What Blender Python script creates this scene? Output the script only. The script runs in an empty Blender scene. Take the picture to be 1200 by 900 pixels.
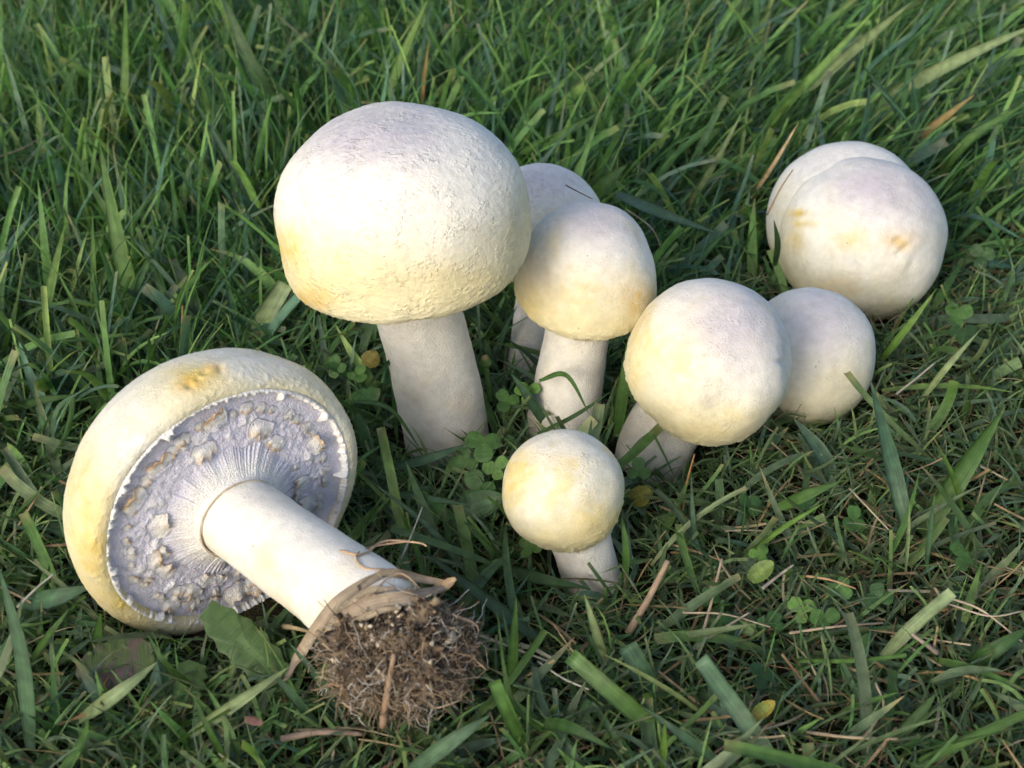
import bpy, math, random
import numpy as np
from mathutils import Vector, Matrix

# ------------------------------------------------------------------ camera, sky, sun, exposure
# everything below is measured in centimetres and written to the scene in metres (times S)
S = 0.01
F_PX, PITCH, CAM_H = 2000.0, math.radians(32.0), 39.0
scene = bpy.context.scene
COL = scene.collection

cam_d = bpy.data.cameras.new('camera')
cam_d.sensor_width = 36.0
cam_d.lens = F_PX / 1200.0 * 36.0
cam_d.clip_start, cam_d.clip_end = 0.01, 500.0
cam_d.dof.use_dof = True
cam_d.dof.focus_distance = 0.64
cam_d.dof.aperture_fstop = 20.0
cam = bpy.data.objects.new('camera', cam_d)
cam.location = (0, 0, CAM_H * S)
cam.rotation_euler = (math.pi / 2 - PITCH, 0, 0)
COL.objects.link(cam)
scene.camera = cam

SUN_DIR = Vector((-0.50, -0.76, 0.42)).normalized()      # towards the sun: low, behind the viewer's left shoulder
sun_el = math.asin(SUN_DIR.z)
sun_az = math.atan2(SUN_DIR.x, SUN_DIR.y)                # clockwise from +Y
world = bpy.data.worlds.new('World')
scene.world = world
world.use_nodes = True
wn = world.node_tree.nodes
bg = wn['Background']
sky = wn.new('ShaderNodeTexSky')
sky.sky_type = 'NISHITA'
sky.sun_disc = False
sky.sun_elevation = sun_el
sky.sun_rotation = sun_az
sky.air_density, sky.dust_density, sky.ozone_density = 1.0, 3.0, 0.8
world.node_tree.links.new(sky.outputs[0], bg.inputs[0])
bg.inputs[1].default_value = 0.15

sun_d = bpy.data.lights.new('sun', 'SUN')
sun_d.energy = 1.2
sun_d.angle = math.radians(25.0)
sun_d.color = (1.0, 0.95, 0.86)
sun = bpy.data.objects.new('sun', sun_d)
sun.rotation_euler = (-SUN_DIR).to_track_quat('-Z', 'Y').to_euler()
sun.location = (-1, -1, 2)
COL.objects.link(sun)

scene.render.engine = 'CYCLES'
scene.view_settings.view_transform = 'Standard'
scene.view_settings.look = 'None'
scene.view_settings.exposure = 0.72
scene.view_settings.gamma = 1.0
scene.view_settings.use_curve_mapping = False
scene.cycles.use_denoising = True
scene.cycles.use_adaptive_sampling = True
scene.cycles.adaptive_threshold = 0.03
scene.cycles.max_bounces = 5
scene.cycles.diffuse_bounces = 3
scene.cycles.glossy_bounces = 2
scene.cycles.transmission_bounces = 3
scene.cycles.transparent_max_bounces = 8

# ------------------------------------------------------------------ helpers
rng = np.random.default_rng(7)
random.seed(7)
CF = np.array([0, math.cos(PITCH), -math.sin(PITCH)])
CU = np.array([0, math.sin(PITCH), math.cos(PITCH)])
CR = np.array([1.0, 0, 0])
CP = np.array([0, 0, CAM_H])

def ray(u, v):
    return CF + CR * ((u - 600) / F_PX) - CU * ((v - 450) / F_PX)

def at_z(u, v, z=0.0):
    "the point of the plane at height z that the photograph shows at pixel u, v"
    d = ray(u, v)
    return CP + d * ((z - CAM_H) / d[2])

def at_y(u, v, y):
    d = ray(u, v)
    return CP + d * (y / d[1])

def project(P):
    Q = P - CP
    w = Q @ CF
    return 600 + F_PX * (Q @ CR) / w, 450 - F_PX * (Q @ CU) / w, w

def unit(a):
    a = np.asarray(a, float)
    return a / np.maximum(np.linalg.norm(a, axis=-1, keepdims=True), 1e-9)

_perm = np.random.default_rng(3).permutation(256)
_perm = np.concatenate([_perm, _perm])
_g = unit(np.random.default_rng(4).normal(size=(256, 3)))
def noise(P):
    "gradient noise, about -1..1, P of shape (n, 3)"
    P = np.asarray(P, float)
    I = np.floor(P).astype(int)
    f = P - I
    I = I & 255
    w = f * f * f * (f * (f * 6 - 15) + 10)
    out = 0
    for dx in (0, 1):
        for dy in (0, 1):
            for dz in (0, 1):
                h = _perm[_perm[_perm[I[:, 0] + dx & 255] + (I[:, 1] + dy & 255) & 255] + (I[:, 2] + dz & 255) & 255]
                d = (_g[h] * (f - np.array([dx, dy, dz]))).sum(1)
                wx = w[:, 0] if dx else 1 - w[:, 0]
                wy = w[:, 1] if dy else 1 - w[:, 1]
                wz = w[:, 2] if dz else 1 - w[:, 2]
                out = out + d * wx * wy * wz
    return out * 1.6

def fbm(P, oct=4):
    a, t = 1.0, 0
    for i in range(oct):
        t = t + a * noise(P * 2 ** i + 17.3 * i)
        a *= 0.5
    return t

def sstep(a, b, x):
    t = np.clip((x - a) / (b - a), 0, 1)
    return t * t * (3 - 2 * t)

def crom(pts, n):
    "Catmull-Rom through the points, n samples"
    p = np.asarray(pts, float)
    p = np.vstack([2 * p[0] - p[1], p, 2 * p[-1] - p[-2]])
    m = len(p) - 3
    t = np.linspace(0, m, n)
    i = np.minimum(t.astype(int), m - 1)
    f = (t - i)[:, None]
    a, b, c, d = p[i], p[i + 1], p[i + 2], p[i + 3]
    return 0.5 * (2 * b + (c - a) * f + (2 * a - 5 * b + 4 * c - d) * f ** 2 + (3 * b - a - 3 * c + d) * f ** 3)

def make_mesh(name, V, Fq, col=None, uv=None, smooth=True):
    "V (n,3) in cm, Fq list of faces or an (m,k) array, col (n,3) linear colour, uv (n,2)"
    V = np.asarray(V, float) * S
    me = bpy.data.meshes.new(name)
    if isinstance(Fq, np.ndarray):
        m, k = Fq.shape
        me.vertices.add(len(V))
        me.vertices.foreach_set('co', V.astype(np.float32).ravel())
        me.loops.add(m * k)
        me.loops.foreach_set('vertex_index', Fq.astype(np.int32).ravel())
        me.polygons.add(m)
        me.polygons.foreach_set('loop_start', np.arange(0, m * k, k, dtype=np.int32))
        me.polygons.foreach_set('loop_total', np.full(m, k, dtype=np.int32))
        me.update(calc_edges=True)
    else:
        me.from_pydata(V.tolist(), [], Fq)
    if smooth:
        me.polygons.foreach_set('use_smooth', np.ones(len(me.polygons), dtype=bool))
    if col is not None:
        a = me.attributes.new('Col', 'FLOAT_COLOR', 'POINT')
        c = np.ones((len(V), 4), np.float32)
        c[:, :3] = np.clip(col, 0, 1)
        a.data.foreach_set('color', c.ravel())
    if uv is not None:
        a = me.attributes.new('strip', 'FLOAT_VECTOR', 'POINT')
        c = np.zeros((len(V), 3), np.float32)
        c[:, :2] = uv
        a.data.foreach_set('vector', c.ravel())
    me.validate()
    return me

def obj(name, me, mat, parent=None, loc=None):
    o = bpy.data.objects.new(name, me)
    if mat is not None and not me.materials:
        me.materials.append(mat)
    COL.objects.link(o)
    if parent is not None:
        o.parent = parent
    if loc is not None:
        o.location = [c * S for c in loc]
    return o

def tag(o, label, cat, group=None, kind=None):
    if label: o['label'] = label
    if cat: o['category'] = cat
    if group: o['group'] = group
    if kind: o['kind'] = kind
    return o

def empty(name, loc):
    o = bpy.data.objects.new(name, None)
    o.empty_display_size = 0.01
    o.location = [c * S for c in loc]
    COL.objects.link(o)
    return o

def grid_faces(nu, nv, wrap=False):
    "nu rows, nv columns"
    i, j = np.meshgrid(np.arange(nu - 1), np.arange(nv if wrap else nv - 1), indexing='ij')
    j2 = (j + 1) % nv
    return np.stack([i * nv + j, (i + 1) * nv + j, (i + 1) * nv + j2, i * nv + j2], -1).reshape(-1, 4)

def basis(axis):
    a = unit(axis)
    h = np.array([1.0, 0, 0]) if abs(a[0]) < 0.8 else np.array([0, 1.0, 0])
    x = unit(h - a * (h @ a))
    return x, np.cross(a, x), a

# ------------------------------------------------------------------ materials
def new_mat(name):
    m = bpy.data.materials.new(name)
    m.use_nodes = True
    return m, m.node_tree.nodes, m.node_tree.links, m.node_tree.nodes['Principled BSDF']

def mushroom_mat(name, scale_bump, gran_bump, rough=0.62, sss=0.25, specks=0.5, scale_size=330):
    m, n, l, b = new_mat(name)
    at = n.new('ShaderNodeAttribute'); at.attribute_name = 'Col'
    tc = n.new('ShaderNodeTexCoord')
    def nz(scale, det=3, rough_=0.55):
        t = n.new('ShaderNodeTexNoise'); t.inputs['Scale'].default_value = scale
        t.inputs['Detail'].default_value = det; t.inputs['Roughness'].default_value = rough_
        l.new(tc.outputs['Object'], t.inputs['Vector']); return t
    def mul(a, fac):
        x = n.new('ShaderNodeMath'); x.operation = 'MULTIPLY'; l.new(a, x.inputs[0]); x.inputs[1].default_value = fac; return x.outputs[0]
    def add(a, c):
        x = n.new('ShaderNodeMath'); x.operation = 'ADD'; l.new(a, x.inputs[0]); l.new(c, x.inputs[1]); return x.outputs[0]
    # fine mottling of the skin colour
    f1 = nz(260, 4)
    mr = n.new('ShaderNodeMapRange'); l.new(f1.outputs['Fac'], mr.inputs['Value'])
    mr.inputs['From Min'].default_value, mr.inputs['From Max'].default_value = 0.3, 0.7
    mr.inputs['To Min'].default_value, mr.inputs['To Max'].default_value = 0.88, 1.06
    mx = n.new('ShaderNodeMix'); mx.data_type = 'RGBA'; mx.blend_type = 'MULTIPLY'; mx.inputs['Factor'].default_value = 1
    l.new(at.outputs['Color'], mx.inputs['A']); l.new(mr.outputs['Result'], mx.inputs['B'])
    # sparse dark specks of soil
    vo = n.new('ShaderNodeTexVoronoi'); vo.inputs['Scale'].default_value = 190
    l.new(tc.outputs['Object'], vo.inputs['Vector'])
    lt = n.new('ShaderNodeMath'); lt.operation = 'LESS_THAN'; lt.inputs[1].default_value = 0.075; l.new(vo.outputs['Distance'], lt.inputs[0])
    big = nz(55, 1)
    gt = n.new('ShaderNodeMath'); gt.operation = 'GREATER_THAN'; gt.inputs[1].default_value = 0.60; l.new(big.outputs['Fac'], gt.inputs[0])
    sp = n.new('ShaderNodeMath'); sp.operation = 'MULTIPLY'; l.new(lt.outputs[0], sp.inputs[0]); l.new(gt.outputs[0], sp.inputs[1])
    spf = mul(sp.outputs[0], specks)
    mx2 = n.new('ShaderNodeMix'); mx2.data_type = 'RGBA'
    l.new(spf, mx2.inputs['Factor']); l.new(mx.outputs['Result'], mx2.inputs['A']); mx2.inputs['B'].default_value = (0.12, 0.07, 0.04, 1)
    l.new(mx2.outputs['Result'], b.inputs['Base Color'])
    # relief: flat scales broken by cracks, then grains
    mp = n.new('ShaderNodeMapping'); mp.inputs['Scale'].default_value = (1, 1, 1.7)
    l.new(tc.outputs['Object'], mp.inputs['Vector'])
    ds = nz(600, 3)
    mixv = n.new('ShaderNodeMix'); mixv.data_type = 'VECTOR'; mixv.inputs['Factor'].default_value = 0.004
    l.new(mp.outputs[0], mixv.inputs['A']); l.new(ds.outputs['Color'], mixv.inputs['B'])
    v2 = n.new('ShaderNodeTexVoronoi'); v2.feature = 'F1'; v2.inputs['Scale'].default_value = scale_size
    l.new(mixv.outputs['Result'], v2.inputs['Vector'])
    sm = n.new('ShaderNodeMapRange'); sm.inputs['From Min'].default_value = 0.52; sm.inputs['From Max'].default_value = 0.25; l.new(v2.outputs['Distance'], sm.inputs['Value'])
    sel = nz(110, 2)
    sr = n.new('ShaderNodeMapRange'); sr.inputs['From Min'].default_value = 0.42; sr.inputs['From Max'].default_value = 0.62; l.new(sel.outputs['Fac'], sr.inputs['Value'])
    ss_ = n.new('ShaderNodeMath'); ss_.operation = 'MULTIPLY'; l.new(sm.outputs['Result'], ss_.inputs[0]); l.new(sr.outputs['Result'], ss_.inputs[1])
    g1 = nz(1300, 3, 0.6)
    h = add(mul(ss_.outputs[0], scale_bump), mul(g1.outputs['Fac'], gran_bump))
    bp = n.new('ShaderNodeBump'); bp.inputs['Strength'].default_value = 1.0; bp.inputs['Distance'].default_value = 0.001
    l.new(h, bp.inputs['Height']); l.new(bp.outputs[0], b.inputs['Normal'])
    b.inputs['Roughness'].default_value = rough
    b.inputs['Specular IOR Level'].default_value = 0.35
    b.inputs['Subsurface Weight'].default_value = sss
    b.inputs['Subsurface Radius'].default_value = (1.0, 0.75, 0.5)
    b.inputs['Subsurface Scale'].default_value = 0.0025
    return m

M_CAP_SCALY = mushroom_mat('scaly_mushroom_skin', 0.30, 0.22, scale_size=420)
M_CAP = mushroom_mat('mushroom_skin', 0.13, 0.25, scale_size=600)
M_STEM = mushroom_mat('mushroom_stem_flesh', 0.05, 0.7, rough=0.55)
M_STEM_SMOOTH = mushroom_mat('smooth_mushroom_stem_flesh', 0.03, 0.35, rough=0.5)
M_WET = mushroom_mat('moist_mushroom_stem_flesh', 0.1, 1.6, rough=0.28)
M_VEIL = mushroom_mat('mushroom_veil', 0.04, 0.9, rough=0.7, specks=0.0, scale_size=500)

def leaf_mat(name, rough=0.5, trans=0.3, stripe=0.25, spec=0.4):
    m, n, l, b = new_mat(name)
    at = n.new('ShaderNodeAttribute'); at.attribute_name = 'Col'
    st = n.new('ShaderNodeAttribute'); st.attribute_name = 'strip'
    tc = n.new('ShaderNodeTexCoord')
    # lengthwise veins across the blade, then blotches
    mp = n.new('ShaderNodeMapping'); mp.inputs['Scale'].default_value = (11, 0.22, 1); l.new(st.outputs['Vector'], mp.inputs['Vector'])
    t = n.new('ShaderNodeTexNoise'); t.inputs['Scale'].default_value = 1.0; t.inputs['Detail'].default_value = 2; l.new(mp.outputs[0], t.inputs['Vector'])
    t2 = n.new('ShaderNodeTexNoise'); t2.inputs['Scale'].default_value = 240; t2.inputs['Detail'].default_value = 4; l.new(tc.outputs['Object'], t2.inputs['Vector'])
    a = n.new('ShaderNodeMath'); a.operation = 'ADD'; l.new(t.outputs['Fac'], a.inputs[0]); l.new(t2.outputs['Fac'], a.inputs[1])
    mr = n.new('ShaderNodeMapRange'); mr.inputs['From Min'].default_value, mr.inputs['From Max'].default_value = 0.7, 1.3
    mr.inputs['To Min'].default_value, mr.inputs['To Max'].default_value = 1 - stripe, 1 + stripe; l.new(a.outputs[0], mr.inputs['Value'])
    mx = n.new('ShaderNodeMix'); mx.data_type = 'RGBA'; mx.blend_type = 'MULTIPLY'; mx.inputs['Factor'].default_value = 1
    l.new(at.outputs['Color'], mx.inputs['A']); l.new(mr.outputs['Result'], mx.inputs['B'])
    l.new(mx.outputs['Result'], b.inputs['Base Color'])
    bp = n.new('ShaderNodeBump'); bp.inputs['Strength'].default_value = 0.6; bp.inputs['Distance'].default_value = 0.0006
    l.new(t.outputs['Fac'], bp.inputs['Height']); l.new(bp.outputs[0], b.inputs['Normal'])
    b.inputs['Roughness'].default_value = rough
    b.inputs['Specular IOR Level'].default_value = spec
    if trans:
        tr = n.new('ShaderNodeBsdfTranslucent')
        gm = n.new('ShaderNodeMix'); gm.data_type = 'RGBA'; gm.blend_type = 'MULTIPLY'; gm.inputs['Factor'].default_value = 1
        l.new(mx.outputs['Result'], gm.inputs['A']); gm.inputs['B'].default_value = (1.5, 1.5, 0.6, 1)
        l.new(gm.outputs['Result'], tr.inputs['Color'])
        ms = n.new('ShaderNodeMixShader'); ms.inputs[0].default_value = trans
        l.new(b.outputs[0], ms.inputs[1]); l.new(tr.outputs[0], ms.inputs[2])
        l.new(ms.outputs[0], n['Material Output'].inputs['Surface'])
    return m

M_GRASS = leaf_mat('grass_leaf', 0.42, 0.28, 0.38)
M_STRAW = leaf_mat('dry_straw', 0.7, 0.12, 0.35, 0.2)
M_LEAF = leaf_mat('broad_leaf', 0.5, 0.25, 0.3)
M_FIBRE = leaf_mat('root_fibre', 0.85, 0.0, 0.4, 0.1)

def soil_mat():
    m, n, l, b = new_mat('soil')
    tc = n.new('ShaderNodeTexCoord')
    t = n.new('ShaderNodeTexNoise'); t.inputs['Scale'].default_value = 90; t.inputs['Detail'].default_value = 8
    t2 = n.new('ShaderNodeTexNoise'); t2.inputs['Scale'].default_value = 700; t2.inputs['Detail'].default_value = 6
    l.new(tc.outputs['Object'], t.inputs['Vector']); l.new(tc.outputs['Object'], t2.inputs['Vector'])
    cr = n.new('ShaderNodeValToRGB'); l.new(t.outputs['Fac'], cr.inputs[0])
    e = cr.color_ramp.elements
    e[0].position, e[0].color = 0.3, (0.018, 0.012, 0.008, 1)
    e[1].position, e[1].color = 0.75, (0.055, 0.045, 0.025, 1)
    x = e.new(0.52); x.color = (0.03, 0.03, 0.013, 1)
    l.new(cr.outputs[0], b.inputs['Base Color'])
    bp = n.new('ShaderNodeBump'); bp.inputs['Distance'].default_value = 0.004; l.new(t2.outputs['Fac'], bp.inputs['Height']); l.new(bp.outputs[0], b.inputs['Normal'])
    b.inputs['Roughness'].default_value = 0.95
    b.inputs['Specular IOR Level'].default_value = 0.1
    return m
M_SOIL = soil_mat()

# ------------------------------------------------------------------ ground
gx = np.array([-30000, -4000, -600, -200, -100, -60, -40] + list(np.linspace(-34, 34, 69)) + [40, 60, 100, 200, 600, 4000, 30000.])
gy = np.array([-30000, -4000, -600, -200, -60, 0, 20] + list(np.linspace(30, 125, 96)) + [135, 160, 220, 400, 900, 4000, 30000.])
GX, GY = np.meshgrid(gx, gy, indexing='ij')
GZ = 0.25 * fbm(np.stack([GX.ravel() * 0.35, GY.ravel() * 0.35, GX.ravel() * 0], 1), 3) - 0.25
V = np.stack([GX.ravel(), GY.ravel(), GZ], 1)
tag(obj('ground', make_mesh('ground', V, grid_faces(len(gx), len(gy))[:, ::-1]), M_SOIL), 'dark soil under the lawn', None, None, 'structure')

# ------------------------------------------------------------------ mushrooms
OBST = []      # (centre, radius, axis, half height) for keeping grass out of the mushrooms

WHITE = np.array([0.68, 0.675, 0.63])
CREAM = np.array([0.61, 0.56, 0.345])
YELLOW = np.array([0.60, 0.455, 0.11])
OCHRE = np.array([0.55, 0.36, 0.09])
LILAC = np.array([0.46, 0.43, 0.475])
TAN = np.array([0.55, 0.42, 0.28])
STAIN = {'y': YELLOW, 'o': OCHRE, 'l': LILAC, 'w': WHITE, 't': TAN, 'c': CREAM}

def lathe(prof, K, axis, R, nu, nv, seed, lump=0.03, gran=0.012, gran_lo=0.0, scales=0.0, dents=()):
    """surface of revolution about axis through K; prof in units of R from the top to the inside of the rim.
    returns V, faces, t (0 top .. 1 rim), local unit coordinates"""
    x, y, a = basis(axis)
    p = crom(prof, nu)
    p[:, 0] = np.maximum(p[:, 0], 0.0)
    th = np.linspace(0, 2 * math.pi, nv, endpoint=False)
    r = p[:, 0][:, None] * np.ones(nv)
    z = p[:, 1][:, None] * np.ones(nv)
    L = np.stack([r * np.cos(th), r * np.sin(th), z], -1).reshape(-1, 3)
    tt = np.repeat(np.linspace(0, 1, nu), nv)
    # outward normal of the profile
    d = np.gradient(p, axis=0)
    nr, nz = -d[:, 1], d[:, 0]
    nl = np.sqrt(nr ** 2 + nz ** 2) + 1e-9
    nr, nz = -(-nr / nl), nz / nl
    N = np.stack([(nr[:, None] * np.cos(th)), (nr[:, None] * np.sin(th)), nz[:, None] * np.ones(nv)], -1).reshape(-1, 3)
    sd = np.array([seed * 3.1, seed * 7.7, seed * 1.3])
    disp = lump * fbm(L * 1.3 + sd, 2)
    w = gran_lo + (1 - gran_lo) * sstep(-0.05, -0.45, L[:, 2])
    disp = disp + gran * w * np.maximum(0, fbm(L * R * 5.5 + sd, 2))
    if scales:
        sc = fbm(L * np.array([1, 1, 1.8]) * R * 3.4 + sd, 2)
        disp = disp + scales * sstep(-0.1, 0.25, sc) * sstep(0.98, 0.75, L[:, 2]) * 0.6
    LL = L + N * disp[:, None]
    if dents:                                             # hollows and scratches, placed where the photograph shows them
        W0 = K + R * (L[:, :1] * x + L[:, 1:2] * y + L[:, 2:] * a)
        NW0 = N[:, :1] * x + N[:, 1:2] * y + N[:, 2:] * a
        pu, pv, _ = project(W0)
        fc = sstep(0.05, 0.3, -(NW0 @ CF))
        for (du, dv, ru, rv, slant, dep) in dents:
            e, f = (pu - du), (pv - dv)
            e, f = e * math.cos(slant) + f * math.sin(slant), -e * math.sin(slant) + f * math.cos(slant)
            g = np.exp(-(e / ru) ** 2 - (f / rv) ** 2) * fc * (1 + .15 * fbm(L * 5 + sd, 2))
            LL = LL - N * (dep * g)[:, None]
    V = K + R * (LL[:, :1] * x + LL[:, 1:2] * y + LL[:, 2:] * a)
    NW = N[:, :1] * x + N[:, 1:2] * y + N[:, 2:] * a
    return V, grid_faces(nu, nv, True), tt, L, NW

def cap_colour(V, NW, L, seed, stains, lilac=(0.62, 0.95, 0.6), yellowness=0.3):
    sd = np.array([seed * 5.1, seed * 2.7, seed * 9.3])
    n1 = fbm(L * 1.7 + sd, 3)
    n2 = fbm(L * 5.0 + sd, 3)
    c = WHITE + (CREAM - WHITE) * (sstep(0.65, -0.35, L[:, 2]) * 0.85 + 0.15 * n1)[:, None].clip(0, 1)
    c = c + (YELLOW - c) * (yellowness * sstep(0.15, 0.9, n1 + 0.35 * n2))[:, None].clip(0, 1)
    rr = np.hypot(L[:, 0], L[:, 1])
    top = sstep(lilac[1], 0.15, rr + 0.12 * n1) * sstep(0, 0.3, L[:, 2]) * lilac[2]
    c = c + (LILAC - c) * top[:, None]
    u, v, w = project(V)
    face = sstep(0.0, 0.25, -(NW @ CF))
    for (k, su, sv, ru, rv, st) in stains:
        g = np.exp(-((u - su) / ru) ** 2 - ((v - sv) / rv) ** 2) * face
        g = np.clip(g * st * (1.0 + 0.6 * fbm(L * 7 + sd, 3)), 0, 0.95)
        c = c + (STAIN[k] - c) * g[:, None]
    return c

def stem_mesh(path, radii, seed, nu=70, nv=72, gran=0.02, lump=0.05, colf=None, tone=(0.68, 0.66, 0.60)):
    P = crom(path, nu)
    rad = crom([[r, 0, 0] for r in radii], nu)[:, 0]
    T = unit(np.gradient(P, axis=0))
    th = np.linspace(0, 2 * math.pi, nv, endpoint=False)
    x0, y0, _ = basis(T[0])
    VV, NN = [], []
    for i in range(nu):
        x0 = unit(x0 - T[i] * (x0 @ T[i])); y0 = np.cross(T[i], x0)
        n = np.cos(th)[:, None] * x0 + np.sin(th)[:, None] * y0
        NN.append(n); VV.append(P[i] + n * rad[i])
    V, N = np.concatenate(VV), np.concatenate(NN)
    t = np.repeat(np.linspace(0, 1, nu), nv)
    sd = np.array([seed * 1.7, seed * 4.4, seed * 2.2])
    V2 = V + N * (lump * fbm(V * 0.6 + sd, 2) + gran * np.maximum(0, fbm(V * 5.0 + sd, 2)))[:, None]
    n1 = fbm(V * 0.5 + sd, 3)
    c0_ = np.asarray(tone)
    c = c0_ + (np.array([0.58, 0.49, 0.32]) - c0_) * (0.35 * sstep(0.0, 0.8, n1))[:, None]
    if colf is not None:
        c = colf(c, t, V2, N)
    # the underground end is closed
    F = grid_faces(nu, nv, True)
    return V2, F, c

def stain_stem(base_dirt=0.35):
    def f(c, t, V, N):
        g = base_dirt * sstep(0.35, 0.0, t) * (0.5 + 0.5 * np.clip(fbm(V * 1.3, 3) + 0.4, 0, 1))
        return c + (np.array([0.42, 0.34, 0.20]) - c) * g[:, None]
    return f

def mushroom(label, base, path, radii, K, axis, R, prof, seed, stains=(), cap_mat=None, nu=150, nv=300,
             lump=0.03, gran=0.012, scales=0.0, dents=(), yellowness=0.3, lilac=(0.62, 0.95, 0.6), stem_mat=None, gran_lo=0.15):
    root = empty('mushroom', base)
    tag(root, label, 'mushroom', 'mushrooms growing in the lawn')
    b = np.asarray(base)
    V, F, t, L, NW = lathe(prof, K, axis, R, nu, nv, seed, lump, gran, gran_lo, scales, dents)
    c = cap_colour(V, NW, L, seed, stains, lilac, yellowness)
    obj('cap', make_mesh('cap', V - b, F, c), cap_mat or M_CAP, root)
    V, F, c = stem_mesh(path, radii, seed, colf=stain_stem())
    obj('stem', make_mesh('stem', V - b, F[:, ::-1], c), stem_mat or M_STEM, root)
    zs = [q[1] for q in prof]
    OBST.append(('e', np.asarray(K) + unit(axis) * R * (max(zs) + min(zs)) / 2, R * 1.02, unit(axis), R * (max(zs) - min(zs)) / 2 * 1.03))
    for i in range(len(path) - 1):
        OBST.append(('c', np.asarray(path[i]), np.asarray(path[i + 1]), max(radii[i], radii[i + 1]) * 1.03))
    return root

DOME = [(0, .80), (.12, .798), (.3, .775), (.5, .72), (.7, .605), (.86, .42), (.95, .245), (.99, .04), (1, -.15), (.993, -.31), (.95, -.425), (.83, -.48), (.55, -.47), (.36, -.40), (.2, -.38)]
BELL = [(0, 1.0), (.2, .985), (.42, .91), (.63, .765), (.81, .53), (.935, .23), (.995, -.08), (1, -.30), (.95, -.46), (.83, -.55), (.66, -.57), (.5, -.53), (.4, -.48), (.3, -.45)]
EGG = [(0, .97), (.15, .96), (.36, .91), (.58, .80), (.78, .61), (.92, .36), (.99, .09), (.975, -.16), (.89, -.42), (.75, -.65), (.61, -.81), (.5, -.86), (.42, -.8), (.3, -.7)]
BUTTON = [(0, .92), (.15, .91), (.35, .865), (.56, .76), (.75, .60), (.9, .37), (.985, .1), (.995, -.15), (.94, -.41), (.83, -.60), (.67, -.72), (.52, -.73), (.42, -.66), (.3, -.6)]
BALL = [(0, .97), (.15, .96), (.36, .91), (.58, .80), (.78, .61), (.92, .36), (.995, .06), (.985, -.22), (.91, -.48), (.77, -.70), (.6, -.84), (.46, -.87), (.38, -.8), (.28, -.7)]

def lerp(a, b, t): return np.asarray(a) + (np.asarray(b) - np.asarray(a)) * t

# the tall one with the wide dome
b1 = at_z(526, 528, -0.5); k1 = at_y(470, 250, 57.0)
ax1 = unit([-0.10, -0.02, 1.0])
R1 = 4.72
j1 = k1 - ax1 * R1 * 0.42
mushroom('tall white mushroom with a wide domed scaly cap on a thick stem', b1,
         [b1, lerp(b1, j1, .35) + [0.1, 0, 0], lerp(b1, j1, .7), j1], [1.72, 1.74, 1.66, 1.64],
         k1, ax1, R1, DOME, 1,
         [('y', 335, 292, 20, 24, .65), ('o', 365, 350, 26, 13, .85), ('y', 400, 300, 60, 50, .22), ('l', 428, 160, 85, 34, .7), ('y', 540, 330, 60, 20, .25), ('c', 470, 340, 120, 26, .5)],
         cap_mat=M_CAP_SCALY, nu=260, nv=520, scales=0.004, lump=0.03, yellowness=0.12, gran=0.008, lilac=(0.6, 0.85, 0.5))

# the one behind it, mostly hidden
b2 = at_z(614, 448, -0.4); k2 = at_y(634, 262, 66.5)
ax2 = unit([0.05, -0.1, 1.0]); R2 = 2.75; j2 = k2 - ax2 * R2 * 0.6
mushroom('white mushroom half hidden behind the tall wide one and its neighbour', b2,
         [b2, lerp(b2, j2, .4), j2], [0.85, 0.8, 0.82], k2, ax2, R2, BUTTON, 2, [], cap_mat=M_CAP_SCALY, scales=0.008, yellowness=0.05)

# middle one with a straight stem
b3 = at_z(657, 512, -0.4); k3 = at_y(687, 319, 59.5)
ax3 = unit([0.10, -0.12, 1.0]); R3 = 2.80; j3 = k3 - ax3 * R3 * 0.5
mushroom('mid sized white mushroom with a bell cap, straight stem bare above the clover', b3,
         [b3, lerp(b3, j3, .35), lerp(b3, j3, .7), j3], [1.5, 1.42, 1.3, 1.3], k3, ax3, R3, BELL, 3,
         [('o', 748, 350, 16, 26, .6), ('y', 690, 345, 60, 34, .34), ('y', 620, 360, 22, 22, .4), ('l', 700, 262, 36, 20, .45), ('c', 690, 385, 70, 14, .5)],
         lump=0.03, gran=0.02)

# right front round cap with a short wet stem
b4 = at_z(760, 550, -0.4); k4 = at_y(833, 420, 56.5)
ax4 = unit([0.30, -0.42, 1.0]); R4 = 3.22; j4 = k4 - ax4 * R4 * 0.65
mushroom('white mushroom with a round dented cap leaning off a short moist stem', b4,
         [b4, lerp(b4, j4, .45) + [-.25, 0, 0], j4], [1.45, 1.5, 1.35], k4, ax4, R4, BUTTON, 4,
         [('y', 800, 425, 34, 55, .34), ('y', 758, 405, 16, 30, .4), ('y', 815, 500, 70, 18, .25), ('l', 850, 390, 46, 34, .5), ('c', 800, 495, 80, 24, .5)],
         dents=[(848, 478, 26, 34, .5, .075), (880, 455, 40, 20, -.6, -.02), (926, 430, 8, 30, .1, .05), (918, 424, 9, 4, .2, .03)], stem_mat=M_WET, gran=0.022, lump=0.035)

# small cap tucked behind it
b5 = at_z(952, 486, -0.6); k5 = at_y(946, 416, 61.2)
ax5 = unit([0.1, -0.35, 1.0]); R5 = 2.86; j5 = k5 - ax5 * R5 * 0.7
mushroom('plain white button mushroom tucked between the dented cap and the folded cap', b5,
         [b5, lerp(b5, j5, .5), j5], [1.0, 1.0, 0.95], k5, ax5, R5, BALL, 5,
         [('l', 965, 395, 40, 30, .35), ('c', 985, 450, 50, 30, .5)], yellowness=0.1, gran=0.015)

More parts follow.
